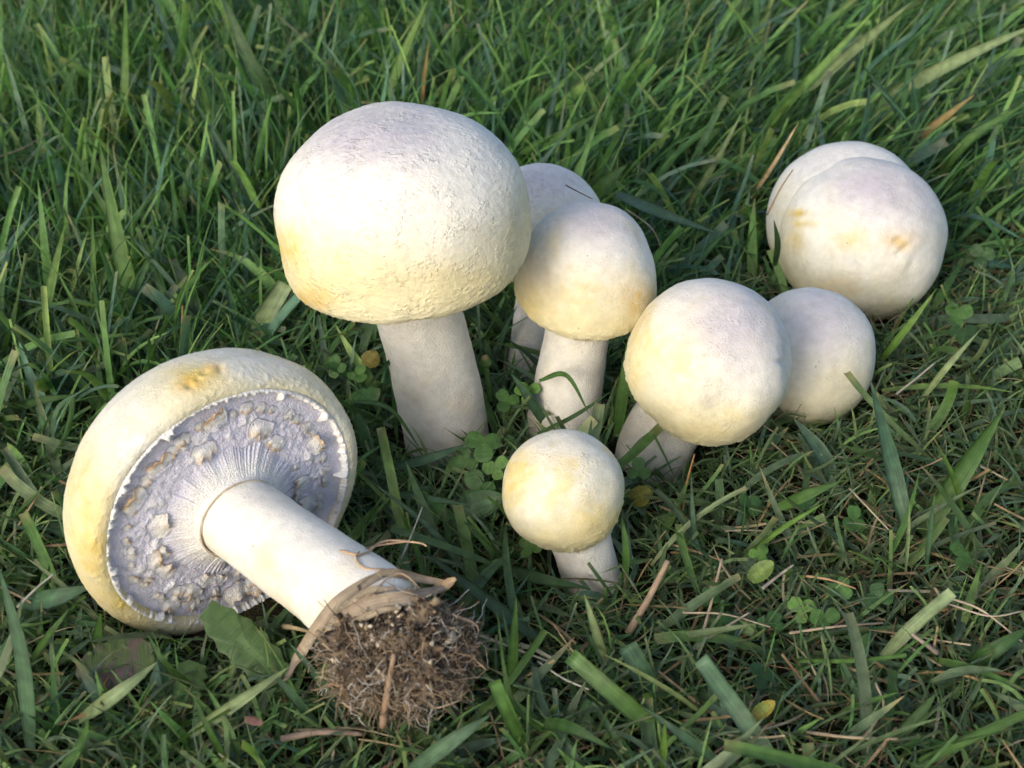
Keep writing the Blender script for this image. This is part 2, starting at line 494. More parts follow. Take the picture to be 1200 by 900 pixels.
# far right big cap with a fold
b6 = at_z(1010, 358, -0.6); k6 = at_y(1011, 277, 70.0)
ax6 = unit([0.16, -0.45, 1.0]); R6 = 3.84; j6 = k6 - ax6 * R6 * 0.65
m6 = mushroom('large pale mushroom standing apart, its cap creased by a deep fold', b6,
         [b6, lerp(b6, j6, .5), j6], [1.5, 1.5, 1.4], k6, ax6, R6, BUTTON, 6,
         [('y', 935, 250, 14, 5, .8), ('y', 940, 262, 16, 5, .7), ('y', 932, 283, 12, 14, .5), ('y', 998, 282, 24, 14, .5), ('o', 1052, 283, 22, 13, .6), ('l', 1015, 222, 48, 26, .75), ('o', 985, 338, 30, 14, .35)],
         dents=[(935, 249, 12, 2.5, -.25, .018), (938, 262, 14, 2.5, -.15, .015), (1058, 292, 14, 3, -.7, .022), (1050, 283, 10, 3, -.7, .02), (1068, 310, 16, 5, -1.2, .014), (995, 280, 4, 9, .3, .012), (1004, 284, 3, 8, .1, .012), (960, 215, 40, 30, -.6, -.02)], gran=0.012, lump=0.04, yellowness=0.1)
kf = at_y(992, 257, 71.8); axf = unit([-0.32, -0.2, 1.0])
V, F, t, L, NW = lathe(BUTTON, kf, axf, 3.82, 110, 220, 16, 0.03, 0.01, 0.1)
c = cap_colour(V, NW, L, 16, [('c', 912, 240, 20, 40, .5)], (0.6, 0.9, 0.3), 0.1)
tag(obj('cap_fold', make_mesh('cap_fold', V - np.asarray(b6), F, c), M_CAP, m6), 'lobe of the cap behind the crease', None)
OBST.append(('e', kf, R6, axf, R6 * .8))

# the small round yellow one in front
b7 = at_z(695, 686, -0.3); k7 = at_y(660, 575, 49.0)
ax7 = unit([-0.32, -0.22, 1.0]); R7 = 2.19; j7 = k7 - ax7 * R7 * 0.75
mushroom('small round button mushroom with yellow bruises and a grainy underside', b7,
         [b7, lerp(b7, j7, .5), j7], [1.12, 1.08, 1.12], k7, ax7, R7, EGG, 7,
         [('y', 598, 570, 18, 34, .85), ('y', 615, 550, 14, 20, .75), ('y', 648, 585, 12, 12, .5), ('y', 690, 610, 26, 22, .65), ('y', 670, 630, 40, 16, .4), ('t', 665, 540, 26, 10, .25), ('c', 640, 625, 60, 20, .6), ('c', 655, 570, 85, 70, .5)],
         dents=[(700, 530, 14, 4, -.3, .02), (712, 590, 18, 30, .2, .035)], gran=0.03, lump=0.03, yellowness=0.6, lilac=(0.6, 0.9, 0.25), gran_lo=0.04)

# ------------------------------------------------------------------ the picked mushroom lying on its side
R8 = 5.38
AX = unit(CR * 0.60 - CU * 0.47 - CF * 0.66)             # from the cap towards the root
ax8 = -AX
k8 = at_y(250, 575, 48.3)
root8 = empty('picked_mushroom', [k8[0], k8[1], 0.0])
tag(root8, 'uprooted mushroom on its side showing lilac torn veil and a root clump', 'mushroom')
o8 = np.array([k8[0], k8[1], 0.0])
x8, y8, a8 = basis(ax8)
def loc8(L):
    L = np.asarray(L, float)
    return k8 + R8 * (L[..., :1] * x8 + L[..., 1:2] * y8 + L[..., 2:] * a8)
LYING = [(0, .70), (.2, .69), (.42, .64), (.63, .54), (.81, .38), (.93, .19), (.99, 0), (1.0, -.08), (.985, -.16), (.95, -.22), (.905, -.248), (.86, -.245), (.835, -.21), (.83, -.15)]
V, F, t, L, NW = lathe(LYING, k8, ax8, R8, 260, 640, 8, 0.022, 0.010, 0.3, 0.0, [(222, 452, 5, 4, 0, .02), (232, 444, 4, 3, 0, .018), (240, 436, 6, 3, -.4, .018), (258, 432, 4, 5, 0, .015)])
c = cap_colour(V, NW, L, 8, [('w', 140, 520, 60, 70, .75), ('w', 300, 425, 110, 30, .75), ('w', 395, 500, 30, 60, .6), ('y', 100, 570, 30, 60, .5), ('y', 110, 640, 30, 50, .65), ('y', 150, 705, 40, 30, .6), ('y', 228, 442, 34, 17, .85), ('o', 222, 450, 16, 10, .65), ('o', 250, 432, 12, 7, .5)], (0.6, 0.9, 0.1), 0.06)
obj('cap', make_mesh('cap', V - o8, F, c), M_CAP, root8)
OBST.append(('e', k8 + a8 * R8 * 0.22, R8 * 1.01, a8, R8 * .48))
OBST.append(('e', k8 - a8 * R8 * 0.32, R8 * 0.88, a8, R8 * .30))

# the veil: a lilac membrane inside the rim
nr_, na_ = 90, 360
rr = np.linspace(0.30, 0.855, nr_)[:, None] * np.ones(na_)
th = np.linspace(0, 2 * math.pi, na_, endpoint=False) * np.ones((nr_, 1))
L = np.stack([rr * np.cos(th), rr * np.sin(th), 0 * rr], -1).reshape(-1, 3)
rf, tf = rr.ravel(), th.ravel()
bump = fbm(L * 9, 3); rough = fbm(L * 26, 3)
zone = sstep(0.42, 0.55, rf) * sstep(0.80, 0.68, rf)
L[:, 2] = -0.205 - 0.02 * sstep(0.85, 0.5, rf) - zone * (0.020 * np.maximum(0, bump) + 0.004 * rough) - 0.003 * rough
nn = fbm(L * 5 + 3, 3)
LAV, LAVD, LAVW = np.array([0.60, 0.595, 0.71]), np.array([0.53, 0.525, 0.65]), np.array([0.72, 0.71, 0.74])
c = LAV + (LAVW - LAV) * (zone * sstep(0.0, 0.6, bump) * 0.8)[:, None] + (LAVD - LAV) * (0.3 * sstep(0.1, 0.6, nn))[:, None]
obj('veil', make_mesh('veil', loc8(L) - o8, grid_faces(nr_, na_, True), c), M_VEIL, root8)

# white frayed edge where the veil tore off the rim
ne, ns = 720, 7
th = np.linspace(0, 2 * math.pi, ne, endpoint=False)
q = np.stack([np.cos(th) * 9, np.sin(th) * 9, th * 0], 1)
jag = (0.45 + 0.9 * np.clip(noise(q * .35 + 7) + .4, 0, 1.2)) * (np.maximum(0, fbm(q * 2.4, 3)) * 0.07 + np.maximum(0, noise(q * 7)) * 0.03)
prof_t = np.linspace(0, 1, ns)
E = []
for s in prof_t:
    r_ = 0.872 - s * (0.03 + jag) + 0.004 * noise(q * 9 + s * 3)
    z_ = -0.245 + 0.025 * s - 0.035 * math.sin(math.pi * s) * (0.6 + 12 * jag) + 0.006 * noise(q * 11 + 5 + s)
    E.append(np.stack([r_ * np.cos(th), r_ * np.sin(th), z_], 1))
E.append(np.stack([0.855 * np.cos(th), 0.855 * np.sin(th), np.full(ne, -0.20)], 1))
E = np.concatenate(E)
c = np.tile(np.array([0.82, 0.81, 0.80]), (len(E), 1)) * (0.95 + 0.05 * noise(E * 30))[:, None]
obj('torn_edge', make_mesh('torn_edge', loc8(E) - o8, grid_faces(ns + 1, ne, True), c), M_VEIL, root8)

# torn flakes of veil
def flake_mesh(seed):
    r = np.random.default_rng(seed)
    nu, nv = 9, 11
    s, w = np.meshgrid(np.linspace(0, 1, nu), np.linspace(-1, 1, nv), indexing='ij')
    wid = 0.5 * (0.75 + 0.35 * np.sin(s * 2.4 + r.uniform(-.4, .4)))
    edge = 1 + 0.5 * noise(np.stack([w.ravel() * 2.2, s.ravel() * 0 + seed, s.ravel() * 0], 1)).reshape(w.shape)
    X = s * edge * 1.0
    Y = w * wid * (1 + 0.15 * r.normal())
    Z = 0.02 + 0.42 * s ** 1.6 * (1 - 0.7 * w ** 2) * (1 - .5 * np.abs(w)) + 0.14 * noise(np.stack([X.ravel() * 3, Y.ravel() * 3, X.ravel() * 0 + seed], 1)).reshape(X.shape)
    top = np.stack([X, Y, Z], -1).reshape(-1, 3)
    bot = np.stack([X * 0.92, Y * 0.92, np.minimum(Z - 0.10 - 0.10 * (1 - s), 0.30 * Z) - 0.05], -1).reshape(-1, 3)
    V = np.concatenate([top, bot])
    n = nu * nv
    Fs = []
    for f in grid_faces(nu, nv).tolist():
        Fs.append(f); Fs.append([i + n for i in f[::-1]])
    ring = [i * nv for i in range(nu)] + [(nu - 1) * nv + j for j in range(1, nv)] + [i * nv + nv - 1 for i in range(nu - 2, -1, -1)] + list(range(nv - 2, 0, -1))
    for a, b in zip(ring, ring[1:] + ring[:1]):
        Fs.append([a, a + n, b + n, b][::-1])
    lift = np.concatenate([s.ravel(), s.ravel()])
    brown = sstep(0.62, 1.0, lift) * r.choice([0.35, 0.7, 0.95])
    pale = np.array([0.84, 0.81, 0.77]); base = np.array([0.66, 0.65, 0.73]); peach = np.array([0.62, 0.43, 0.26])
    c = base + (pale - base) * sstep(0.1, 0.5, lift)[:, None]
    c = c + (peach - c) * brown[:, None]
    return make_mesh('veil_flake', V, Fs, c)
FL = [flake_mesh(20 + i) for i in range(8)]
for m_ in FL: m_.materials.append(M_VEIL)
fr = np.random.default_rng(11)
def put_flake(rad, ang, size, out=1, i=None):
    o = bpy.data.objects.new('veil_flake', FL[i if i is not None else fr.integers(len(FL))])
    COL.objects.link(o); o.parent = root8
    ca, sa = math.cos(ang), math.sin(ang)
    P = loc8(np.array([rad * ca, rad * sa, -0.215 - 0.015 * (rad < .7)]))
    X = unit((ca * x8 + sa * y8) * out + fr.normal(0, .35) * (-sa * x8 + ca * y8))
    Z = -a8
    X = unit(X - Z * (X @ Z)); Y = np.cross(Z, X)
    sc = size * R8
    M = Matrix(((X[0] * sc, Y[0] * sc * 1.25, Z[0] * sc * .8, (P - o8)[0] * S), (X[1] * sc, Y[1] * sc * 1.25, Z[1] * sc * .8, (P - o8)[1] * S), (X[2] * sc, Y[2] * sc * 1.25, Z[2] * sc * .8, (P - o8)[2] * S), (0, 0, 0, 1)))
    o.matrix_local = M
for i in range(44):                                       # outer ring of small tufts
    put_flake(0.745 + fr.normal(0, .012), i / 44 * 2 * math.pi + fr.normal(0, .04), fr.uniform(.048, .075), -1)
for i in range(17):                                       # larger flat flaps in the middle
    put_flake(0.615 + fr.normal(0, .025), i / 17 * 2 * math.pi + fr.normal(0, .08), fr.uniform(.09, .135), fr.choice([-1, -1, 1]))
low = math.atan2(-y8[2], -x8[2])                          # the lower part is more broken up
for i in range(26):
    put_flake(fr.uniform(.52, .72), low + fr.normal(0, .75), fr.uniform(.05, .085), fr.choice([-1, 1]))

# fibrous white collar round the stem
ncr, nca = 16, 540
th = np.linspace(0, 2 * math.pi, nca, endpoint=False)
q = np.stack([np.cos(th) * 4, np.sin(th) * 4, th * 0], 1)
outer = 0.47 + 0.04 * noise(q * 1.2) + 0.035 * noise(q * 9) + 0.02 * noise(q * 22)
C_ = []
for s in np.linspace(0, 1, ncr):
    r_ = 0.278 + (outer - 0.278) * s
    z_ = -0.345 + 0.122 * s ** 0.6 - 0.0018 * np.abs(noise(q * 12 + s * .4)) * (0.3 + s) - 0.001 * noise(q * 25 + s)
    C_.append(np.stack([r_ * np.cos(th), r_ * np.sin(th), z_], 1))
C_ = np.concatenate(C_)
tt = np.repeat(np.linspace(0, 1, ncr), nca)
c = np.array([0.70, 0.70, 0.69]) + (LAV - np.array([0.70, 0.70, 0.69])) * sstep(.2, 1, tt)[:, None]
obj('collar', make_mesh('collar', loc8(C_) - o8, grid_faces(ncr, nca, True)[:, ::-1], c), M_VEIL, root8)

# stem
s0 = k8 - a8 * R8 * 0.20
s1 = s0 + AX * R8 * 0.55 + np.array([0.35, 0.1, 0.08])
s2 = s0 + AX * R8 * 1.02 + np.array([0.80, 0.2, 0.14])
s3 = s0 + AX * R8 * 1.32 + np.array([1.05, 0.25, 0.10])
s4 = s0 + AX * R8 * 1.54 + np.array([1.15, 0.3, -0.15])
def st8(c, t, V, N):
    u, v, w = project(V)
    for (k, su, sv, ru, rv, st) in [('o', 312, 660, 16, 22, .45), ('t', 300, 640, 14, 16, .2), ('c', 400, 720, 60, 30, .35)]:
        c = c + (STAIN[k] - c) * (np.exp(-((u - su) / ru) ** 2 - ((v - sv) / rv) ** 2) * st)[:, None]
    g = sstep(0.80, 1.0, t + 0.12 * fbm(V * 0.9, 3))
    return c + (np.array([0.50, 0.40, 0.24]) - c) * (g * .7)[:, None]
V, F, c = stem_mesh([s0, s1, s2, s3, s4], [1.50, 1.48, 1.56, 1.66, 1.2], 8, nu=110, nv=110, gran=0.010, lump=0.05, colf=st8, tone=(0.69, 0.68, 0.64))
obj('stem', make_mesh('stem', V - o8, F[:, ::-1], c), M_STEM_SMOOTH, root8)
OBST.append(('c', s0, s4, 1.85))

# thin brown line where the collar met the stem
pts = [s0 + AX * R8 * 0.158 + (math.cos(a) * x8 + math.sin(a) * y8) * 1.53 for a in np.linspace(0, 2 * math.pi, 80, endpoint=False)]
def ring_tube(pts, r, nv=6):
    P = np.array(pts); n = len(P)
    T = unit(np.roll(P, -1, 0) - np.roll(P, 1, 0))
    out = unit(P - P.mean(0)); up = np.cross(T, out)
    a = np.linspace(0, 2 * math.pi, nv, endpoint=False)
    rr_ = r * (1 + 0.5 * noise(P * 2.1))
    V = (P[:, None] + rr_[:, None, None] * (np.cos(a)[None, :, None] * out[:, None] + np.sin(a)[None, :, None] * up[:, None])).reshape(-1, 3)
    F = grid_faces(n + 1, nv, True) % (n * nv)
    return V, F
V, F = ring_tube(pts, 0.032)
obj('stem_ring', make_mesh('stem_ring', V - o8, F, np.tile([0.50, 0.41, 0.29], (len(V), 1))), M_VEIL, root8)

# clump of soil and root hairs
kc = s0 + AX * R8 * 1.62 + np.array([0.95, 0.3, -0.35])
CS = np.array([1.2, 1.0, 0.98])
nu, nv = 90, 160
ph = np.linspace(0.02, math.pi - 0.02, nu)[:, None] * np.ones(nv); th = np.linspace(0, 2 * math.pi, nv, endpoint=False) * np.ones((nu, 1))
D = np.stack([np.sin(ph) * np.cos(th), np.sin(ph) * np.sin(th), np.cos(ph)], -1).reshape(-1, 3)
rad = 1.74 + 0.55 * fbm(D * 1.5, 2) + 0.30 * fbm(D * 4.5 + 4, 3) + 0.10 * fbm(D * 15, 3)
CL = kc + D * rad[:, None] * CS
n1 = fbm(D * 4 + 8, 4)
c = np.array([0.05, 0.038, 0.028]) + (np.array([0.15, 0.115, 0.08]) - np.array([0.05, 0.038, 0.028])) * sstep(-.3, .5, n1)[:, None]
c = c + (np.array([0.55, 0.50, 0.42]) - c) * (0.8 * sstep(.35, .6, fbm(D * 3 + 2, 3)))[:, None]
clump = obj('root_clump', make_mesh('root_clump', CL - o8, grid_faces(nu, nv, True)[:, ::-1], c), M_FIBRE, root8)
OBST.append(('e', kc, 2.2, np.array([0, 0, 1.0]), 1.9))
def surf(u, v, lift=0.06):
    "where the line of sight first meets the root end of the picked mushroom"
    d = unit(ray(u, v)); fall = None
    for t in np.arange(35, 75, .04):
        p = CP + d * t
        dd = s4 - s0; q = np.clip((p - s0) @ dd / (dd @ dd), 0, 1)
        e1 = np.linalg.norm(p - s0 - q * dd) - 1.86
        e2 = (np.linalg.norm((p - kc) / CS) - 1.85)
        e = min(e1, e2)
        if fall is None or e < fall[0]: fall = (e, p)
        if e < lift: return p
    return fall[1]

def tubes(paths, radii, nv=4):
    "paths (n, k, 3): n thin tapering tubes in one go"
    P = np.asarray(paths); n, k, _ = P.shape
    T = unit(np.gradient(P, axis=1))
    h = unit(np.random.default_rng(5).normal(size=(n, 1, 3)))
    A = unit(np.cross(T, h)); B = np.cross(T, A)
    a = np.linspace(0, 2 * math.pi, nv, endpoint=False)
    tap = np.linspace(1, .45, k)[None, :, None, None]
    r = np.asarray(radii).reshape(n, 1, 1, 1) * tap
    V = P[:, :, None] + r * (np.cos(a)[None, None, :, None] * A[:, :, None] + np.sin(a)[None, None, :, None] * B[:, :, None])
    f = grid_faces(k, nv, True)
    F = (f[None] + (np.arange(n) * k * nv)[:, None, None]).reshape(-1, 4)
    return V.reshape(-1, 3), F

NF, KF = 6000, 7
fr = np.random.default_rng(31)
d0 = unit(fr.normal(size=(NF, 3))); d0[:, 2] = d0[:, 2] * .9
st = kc + d0 * (1.64 + 0.52 * fbm(d0 * 1.5, 2))[:, None] * CS
dirv = unit(d0 * fr.uniform(-.1, .6, (NF, 1)) + fr.normal(size=(NF, 3)) * .8 + [0, 0, -.15])
P = [st]
cur = dirv
ln = fr.uniform(.35, 1.5, (NF, 1)) * np.where(fr.random((NF, 1)) < .12, 1.5, 1)
for i in range(KF - 1):
    cur = unit(cur + fr.normal(size=(NF, 3)) * .55 - 0.12 * (P[-1] - kc) / 2)
    P.append(P[-1] + cur * ln / (KF - 1))
P = np.stack(P, 1)
P[..., 2] = np.maximum(P[..., 2], 0.05)
V, F = tubes(P, fr.uniform(.010, .034, NF), 3)
pal = np.array([[0.30, 0.20, 0.12], [0.20, 0.13, 0.075], [0.42, 0.30, 0.18], [0.13, 0.085, 0.05], [0.36, 0.22, 0.11], [0.5, 0.42, 0.32]])
pal = pal * np.array([0.86, 0.93, 1.06])
pal = pal * np.array([0.85, 0.92, 1.0])
cc = pal[fr.integers(0, len(pal), NF)] * fr.uniform(.7, 1.2, (NF, 1))
fib = obj('root_fibres', make_mesh('root_fibres', V - o8, F, np.repeat(cc, KF * 3, 0)), M_FIBRE, clump)
fib['kind'] = 'stuff'
# crumbs of soil caught among the roots
NC = 2600
dc = unit(fr.normal(size=(NC, 3)))
pc = kc + dc * (1.74 + 0.55 * fbm(dc * 1.5, 2) + 0.30 * fbm(dc * 4.5 + 4, 3) + fr.uniform(-.05, .12, NC))[:, None] * CS
OC = np.array([[1, 0, 0], [-1, 0, 0], [0, 1, 0], [0, -1, 0], [0, 0, 1], [0, 0, -1.]])
OF = np.array([[0, 2, 4], [2, 1, 4], [1, 3, 4], [3, 0, 4], [2, 0, 5], [1, 2, 5], [3, 1, 5], [0, 3, 5]])
sz = fr.gamma(2.2, .022, (NC, 1, 1)) + .02
V = (pc[:, None] + sz * (OC[None] + fr.normal(0, .3, (NC, 6, 3)))).reshape(-1, 3)
F = (OF[None] + (np.arange(NC) * 6)[:, None, None]).reshape(-1, 3)
sp_ = np.array([[.07, .05, .035], [.13, .10, .07], [.20, .16, .11], [.04, .03, .022], [.40, .36, .29]])
crumbs = obj('soil_crumbs', make_mesh('soil_crumbs', V - o8, F, np.repeat(sp_[fr.choice(5, NC, p=[.3, .3, .2, .15, .05])], 6, 0), smooth=False), M_FIBRE, clump)
crumbs['kind'] = 'stuff'

# ------------------------------------------------------------------ blades and ribbons: one builder for single ones
def ribbon(pts, widths, roll=0.0, fold=0.18, n=14, col0=(.05, .1, .03), col1=None, tipcol=None, rough=0.0, up=None, cut=False, seed=0, thick=0.012, wave=0.0):
    "a leaf blade through pts (cm); widths along it; folded along the midrib, with thickness; returns V, F, colour, strip coordinates"
    P = crom(pts, n)
    W = np.interp(np.linspace(0, 1, n), np.linspace(0, 1, len(widths)), widths)
    T = unit(np.gradient(P, axis=0))
    upv = unit(np.array([0, -0.35, 1.0]) if up is None else np.asarray(up, float))
    Sd = unit(np.cross(T, upv + T * 0.001))
    Nn = np.cross(Sd, T)
    ang = roll + wave * np.linspace(-1, 1, n)
    S2 = Sd * np.cos(ang)[:, None] + Nn * np.sin(ang)[:, None]
    N2 = np.cross(S2, T)
    cols = np.array([-1, -.5, 0, .5, 1])
    V = P[:, None] + (cols[None, :, None] * W[:, None, None] * .5) * S2[:, None] + (np.abs(cols)[None, :, None] * W[:, None, None] * fold) * N2[:, None]
    V = V + (seed and 1) * 0.03 * W[:, None, None] * noise(np.stack([np.repeat(np.linspace(0, 9, n), 5), np.tile(cols, n), np.full(5 * n, seed * 1.37)], 1)).reshape(n, 5, 1) * N2[:, None]
    V = V.reshape(-1, 3)
    Nv = np.repeat(N2, 5, 0)
    low = V - Nv * thick
    m = len(V)
    Fs = []
    g = grid_faces(n, 5)
    Fs += g.tolist() + [[i + m for i in f[::-1]] for f in g.tolist()]
    ring = [i * 5 for i in range(n)] + [(n - 1) * 5 + j for j in range(1, 5)] + [i * 5 + 4 for i in range(n - 2, -1, -1)] + [3, 2, 1]
    for a, b in zip(ring, ring[1:] + ring[:1]):
        Fs.append([a, b, b + m, a + m])
    t = np.repeat(np.linspace(0, 1, n), 5)
    c0 = np.asarray(col0); c1 = c0 if col1 is None else np.asarray(col1)
    c = c0 + (c1 - c0) * t[:, None]
    mid = np.tile(np.abs(cols) < .2, n)
    c = np.where(mid[:, None], c * 1.18, c)
    if tipcol is not None:
        c = c + (np.asarray(tipcol) - c) * sstep(.86, .97, t)[:, None]
    uv = np.stack([np.tile(cols, n), t * 8 + seed], 1)
    return np.concatenate([V, low]), Fs, np.concatenate([c, c]), np.concatenate([uv, uv])

# straw wrapped round the root end, and the twig in it
def strip_part(name, pix, width, col0, col1, parent, label=None, roll=0.0, mat=None, fold=.06, n=22, tip=.35):
    pts = [surf(u, v) for (u, v) in pix]
    up = -CF + 0.5 * unit(np.mean(pts, 0) - s4)
    V, Fq, c, uv = ribbon(pts, [width * .7, width, width, width * .85, width * tip], roll, fold, n, col0, col1, up=up, seed=len(label or name) + int(pix[0][0]), wave=.3)
    o = obj(name, make_mesh(name, V - o8, Fq, c, uv), mat or M_STRAW, parent)
    if label: o['label'] = label
    return o
strip_part('dry_leaf', [(336, 796), (350, 770), (372, 735), (398, 703), (440, 677), (470, 668)], .4, (.33, .27, .20), (.24, .20, .15), root8, 'withered grey brown leaf strip wrapped round the root end')
strip_part('dry_leaf', [(400, 722), (435, 708), (480, 700), (522, 688)], .5, (.30, .245, .18), (.27, .22, .17), root8)
strip_part('dry_leaf', [(420, 690), (455, 672), (500, 680), (532, 684)], .3, (.26, .21, .15), (.38, .29, .19), root8)
strip_part('dry_leaf', [(372, 748), (400, 720), (430, 694), (462, 690)], .3, (.34, .28, .20), (.29, .24, .17), root8)
strip_part('dry_leaf', [(380, 770), (402, 740), (440, 718), (470, 712)], .22, (.31, .26, .18), (.34, .28, .2), root8)
strip_part('dry_leaf', [(408, 706), (450, 700), (495, 706), (528, 720)], .25, (.27, .22, .16), (.24, .19, .14), root8)
strip_part('bark_scrap', [(508, 692), (521, 686), (534, 678)], .34, (.42, .30, .18), (.46, .34, .2), root8)
def tube_part(name, pix, r, col, parent, off, label=None, mat=None, n=14, world=False, taper=.6):
    pts = crom(pix if world else [at_y(*p) for p in pix], n)
    T = unit(np.gradient(pts, axis=0)); A = unit(np.cross(T, [0.3, 0.8, 0.5])); B = np.cross(T, A)
    a = np.linspace(0, 2 * math.pi, 8, endpoint=False)
    rr_ = r * np.linspace(1, taper, n) * (1 + .15 * noise(pts * 2.3))
    V = (pts[:, None] + rr_[:, None, None] * (np.cos(a)[None, :, None] * A[:, None] + np.sin(a)[None, :, None] * B[:, None])).reshape(-1, 3)
    F = grid_faces(n, 8, True).tolist() + [list(range(8)), list(range((n - 1) * 8, n * 8))[::-1]]
    c = np.asarray(col) * (1 + .25 * noise(V * 4))[:, None]
    o = obj(name, make_mesh(name, V - np.asarray(off), F, c), mat or M_FIBRE, parent)
    if label: o['label'] = label
    return o
tube_part('twig', [surf(449, 850, .25), surf(454, 812, .2), surf(462, 766, .1)],   .14, (.24, .17, .12), root8, o8, 'short brown twig stuck in the root clump', world=True)
for pix in [[(398, 645), (425, 650), (450, 634), (490, 636), (500, 640)], [(452, 668), (425, 665), (418, 650), (440, 640), (480, 634)], [(430, 700), (470, 672), (510, 712)], [(530, 720), (560, 735), (552, 765), (570, 785)], [(405, 790), (400, 820), (425, 838)]]:
    tube_part('root_hair', [surf(u, v, .1) for (u, v) in pix], .045, (.36, .26, .17), root8, o8, world=True)

# ------------------------------------------------------------------ grass the photograph shows blade by blade
GREEN = {'d': (.030, .075, .022), 'm': (.055, .125, .030), 'l': (.095, .19, .040), 'b': (.050, .105, .060), 'p': (.17, .235, .12), 'y': (.16, .19, .035), 's': (.42, .33, .20), 'o': (.26, .20, .09), 'k': (.20, .12, .07)}
WORD = {'d': 'dark green', 'm': 'mid green', 'l': 'bright green', 'b': 'bluish green', 'p': 'pale green', 'y': 'yellow green', 's': 'straw coloured', 'o': 'ochre', 'k': 'brown'}
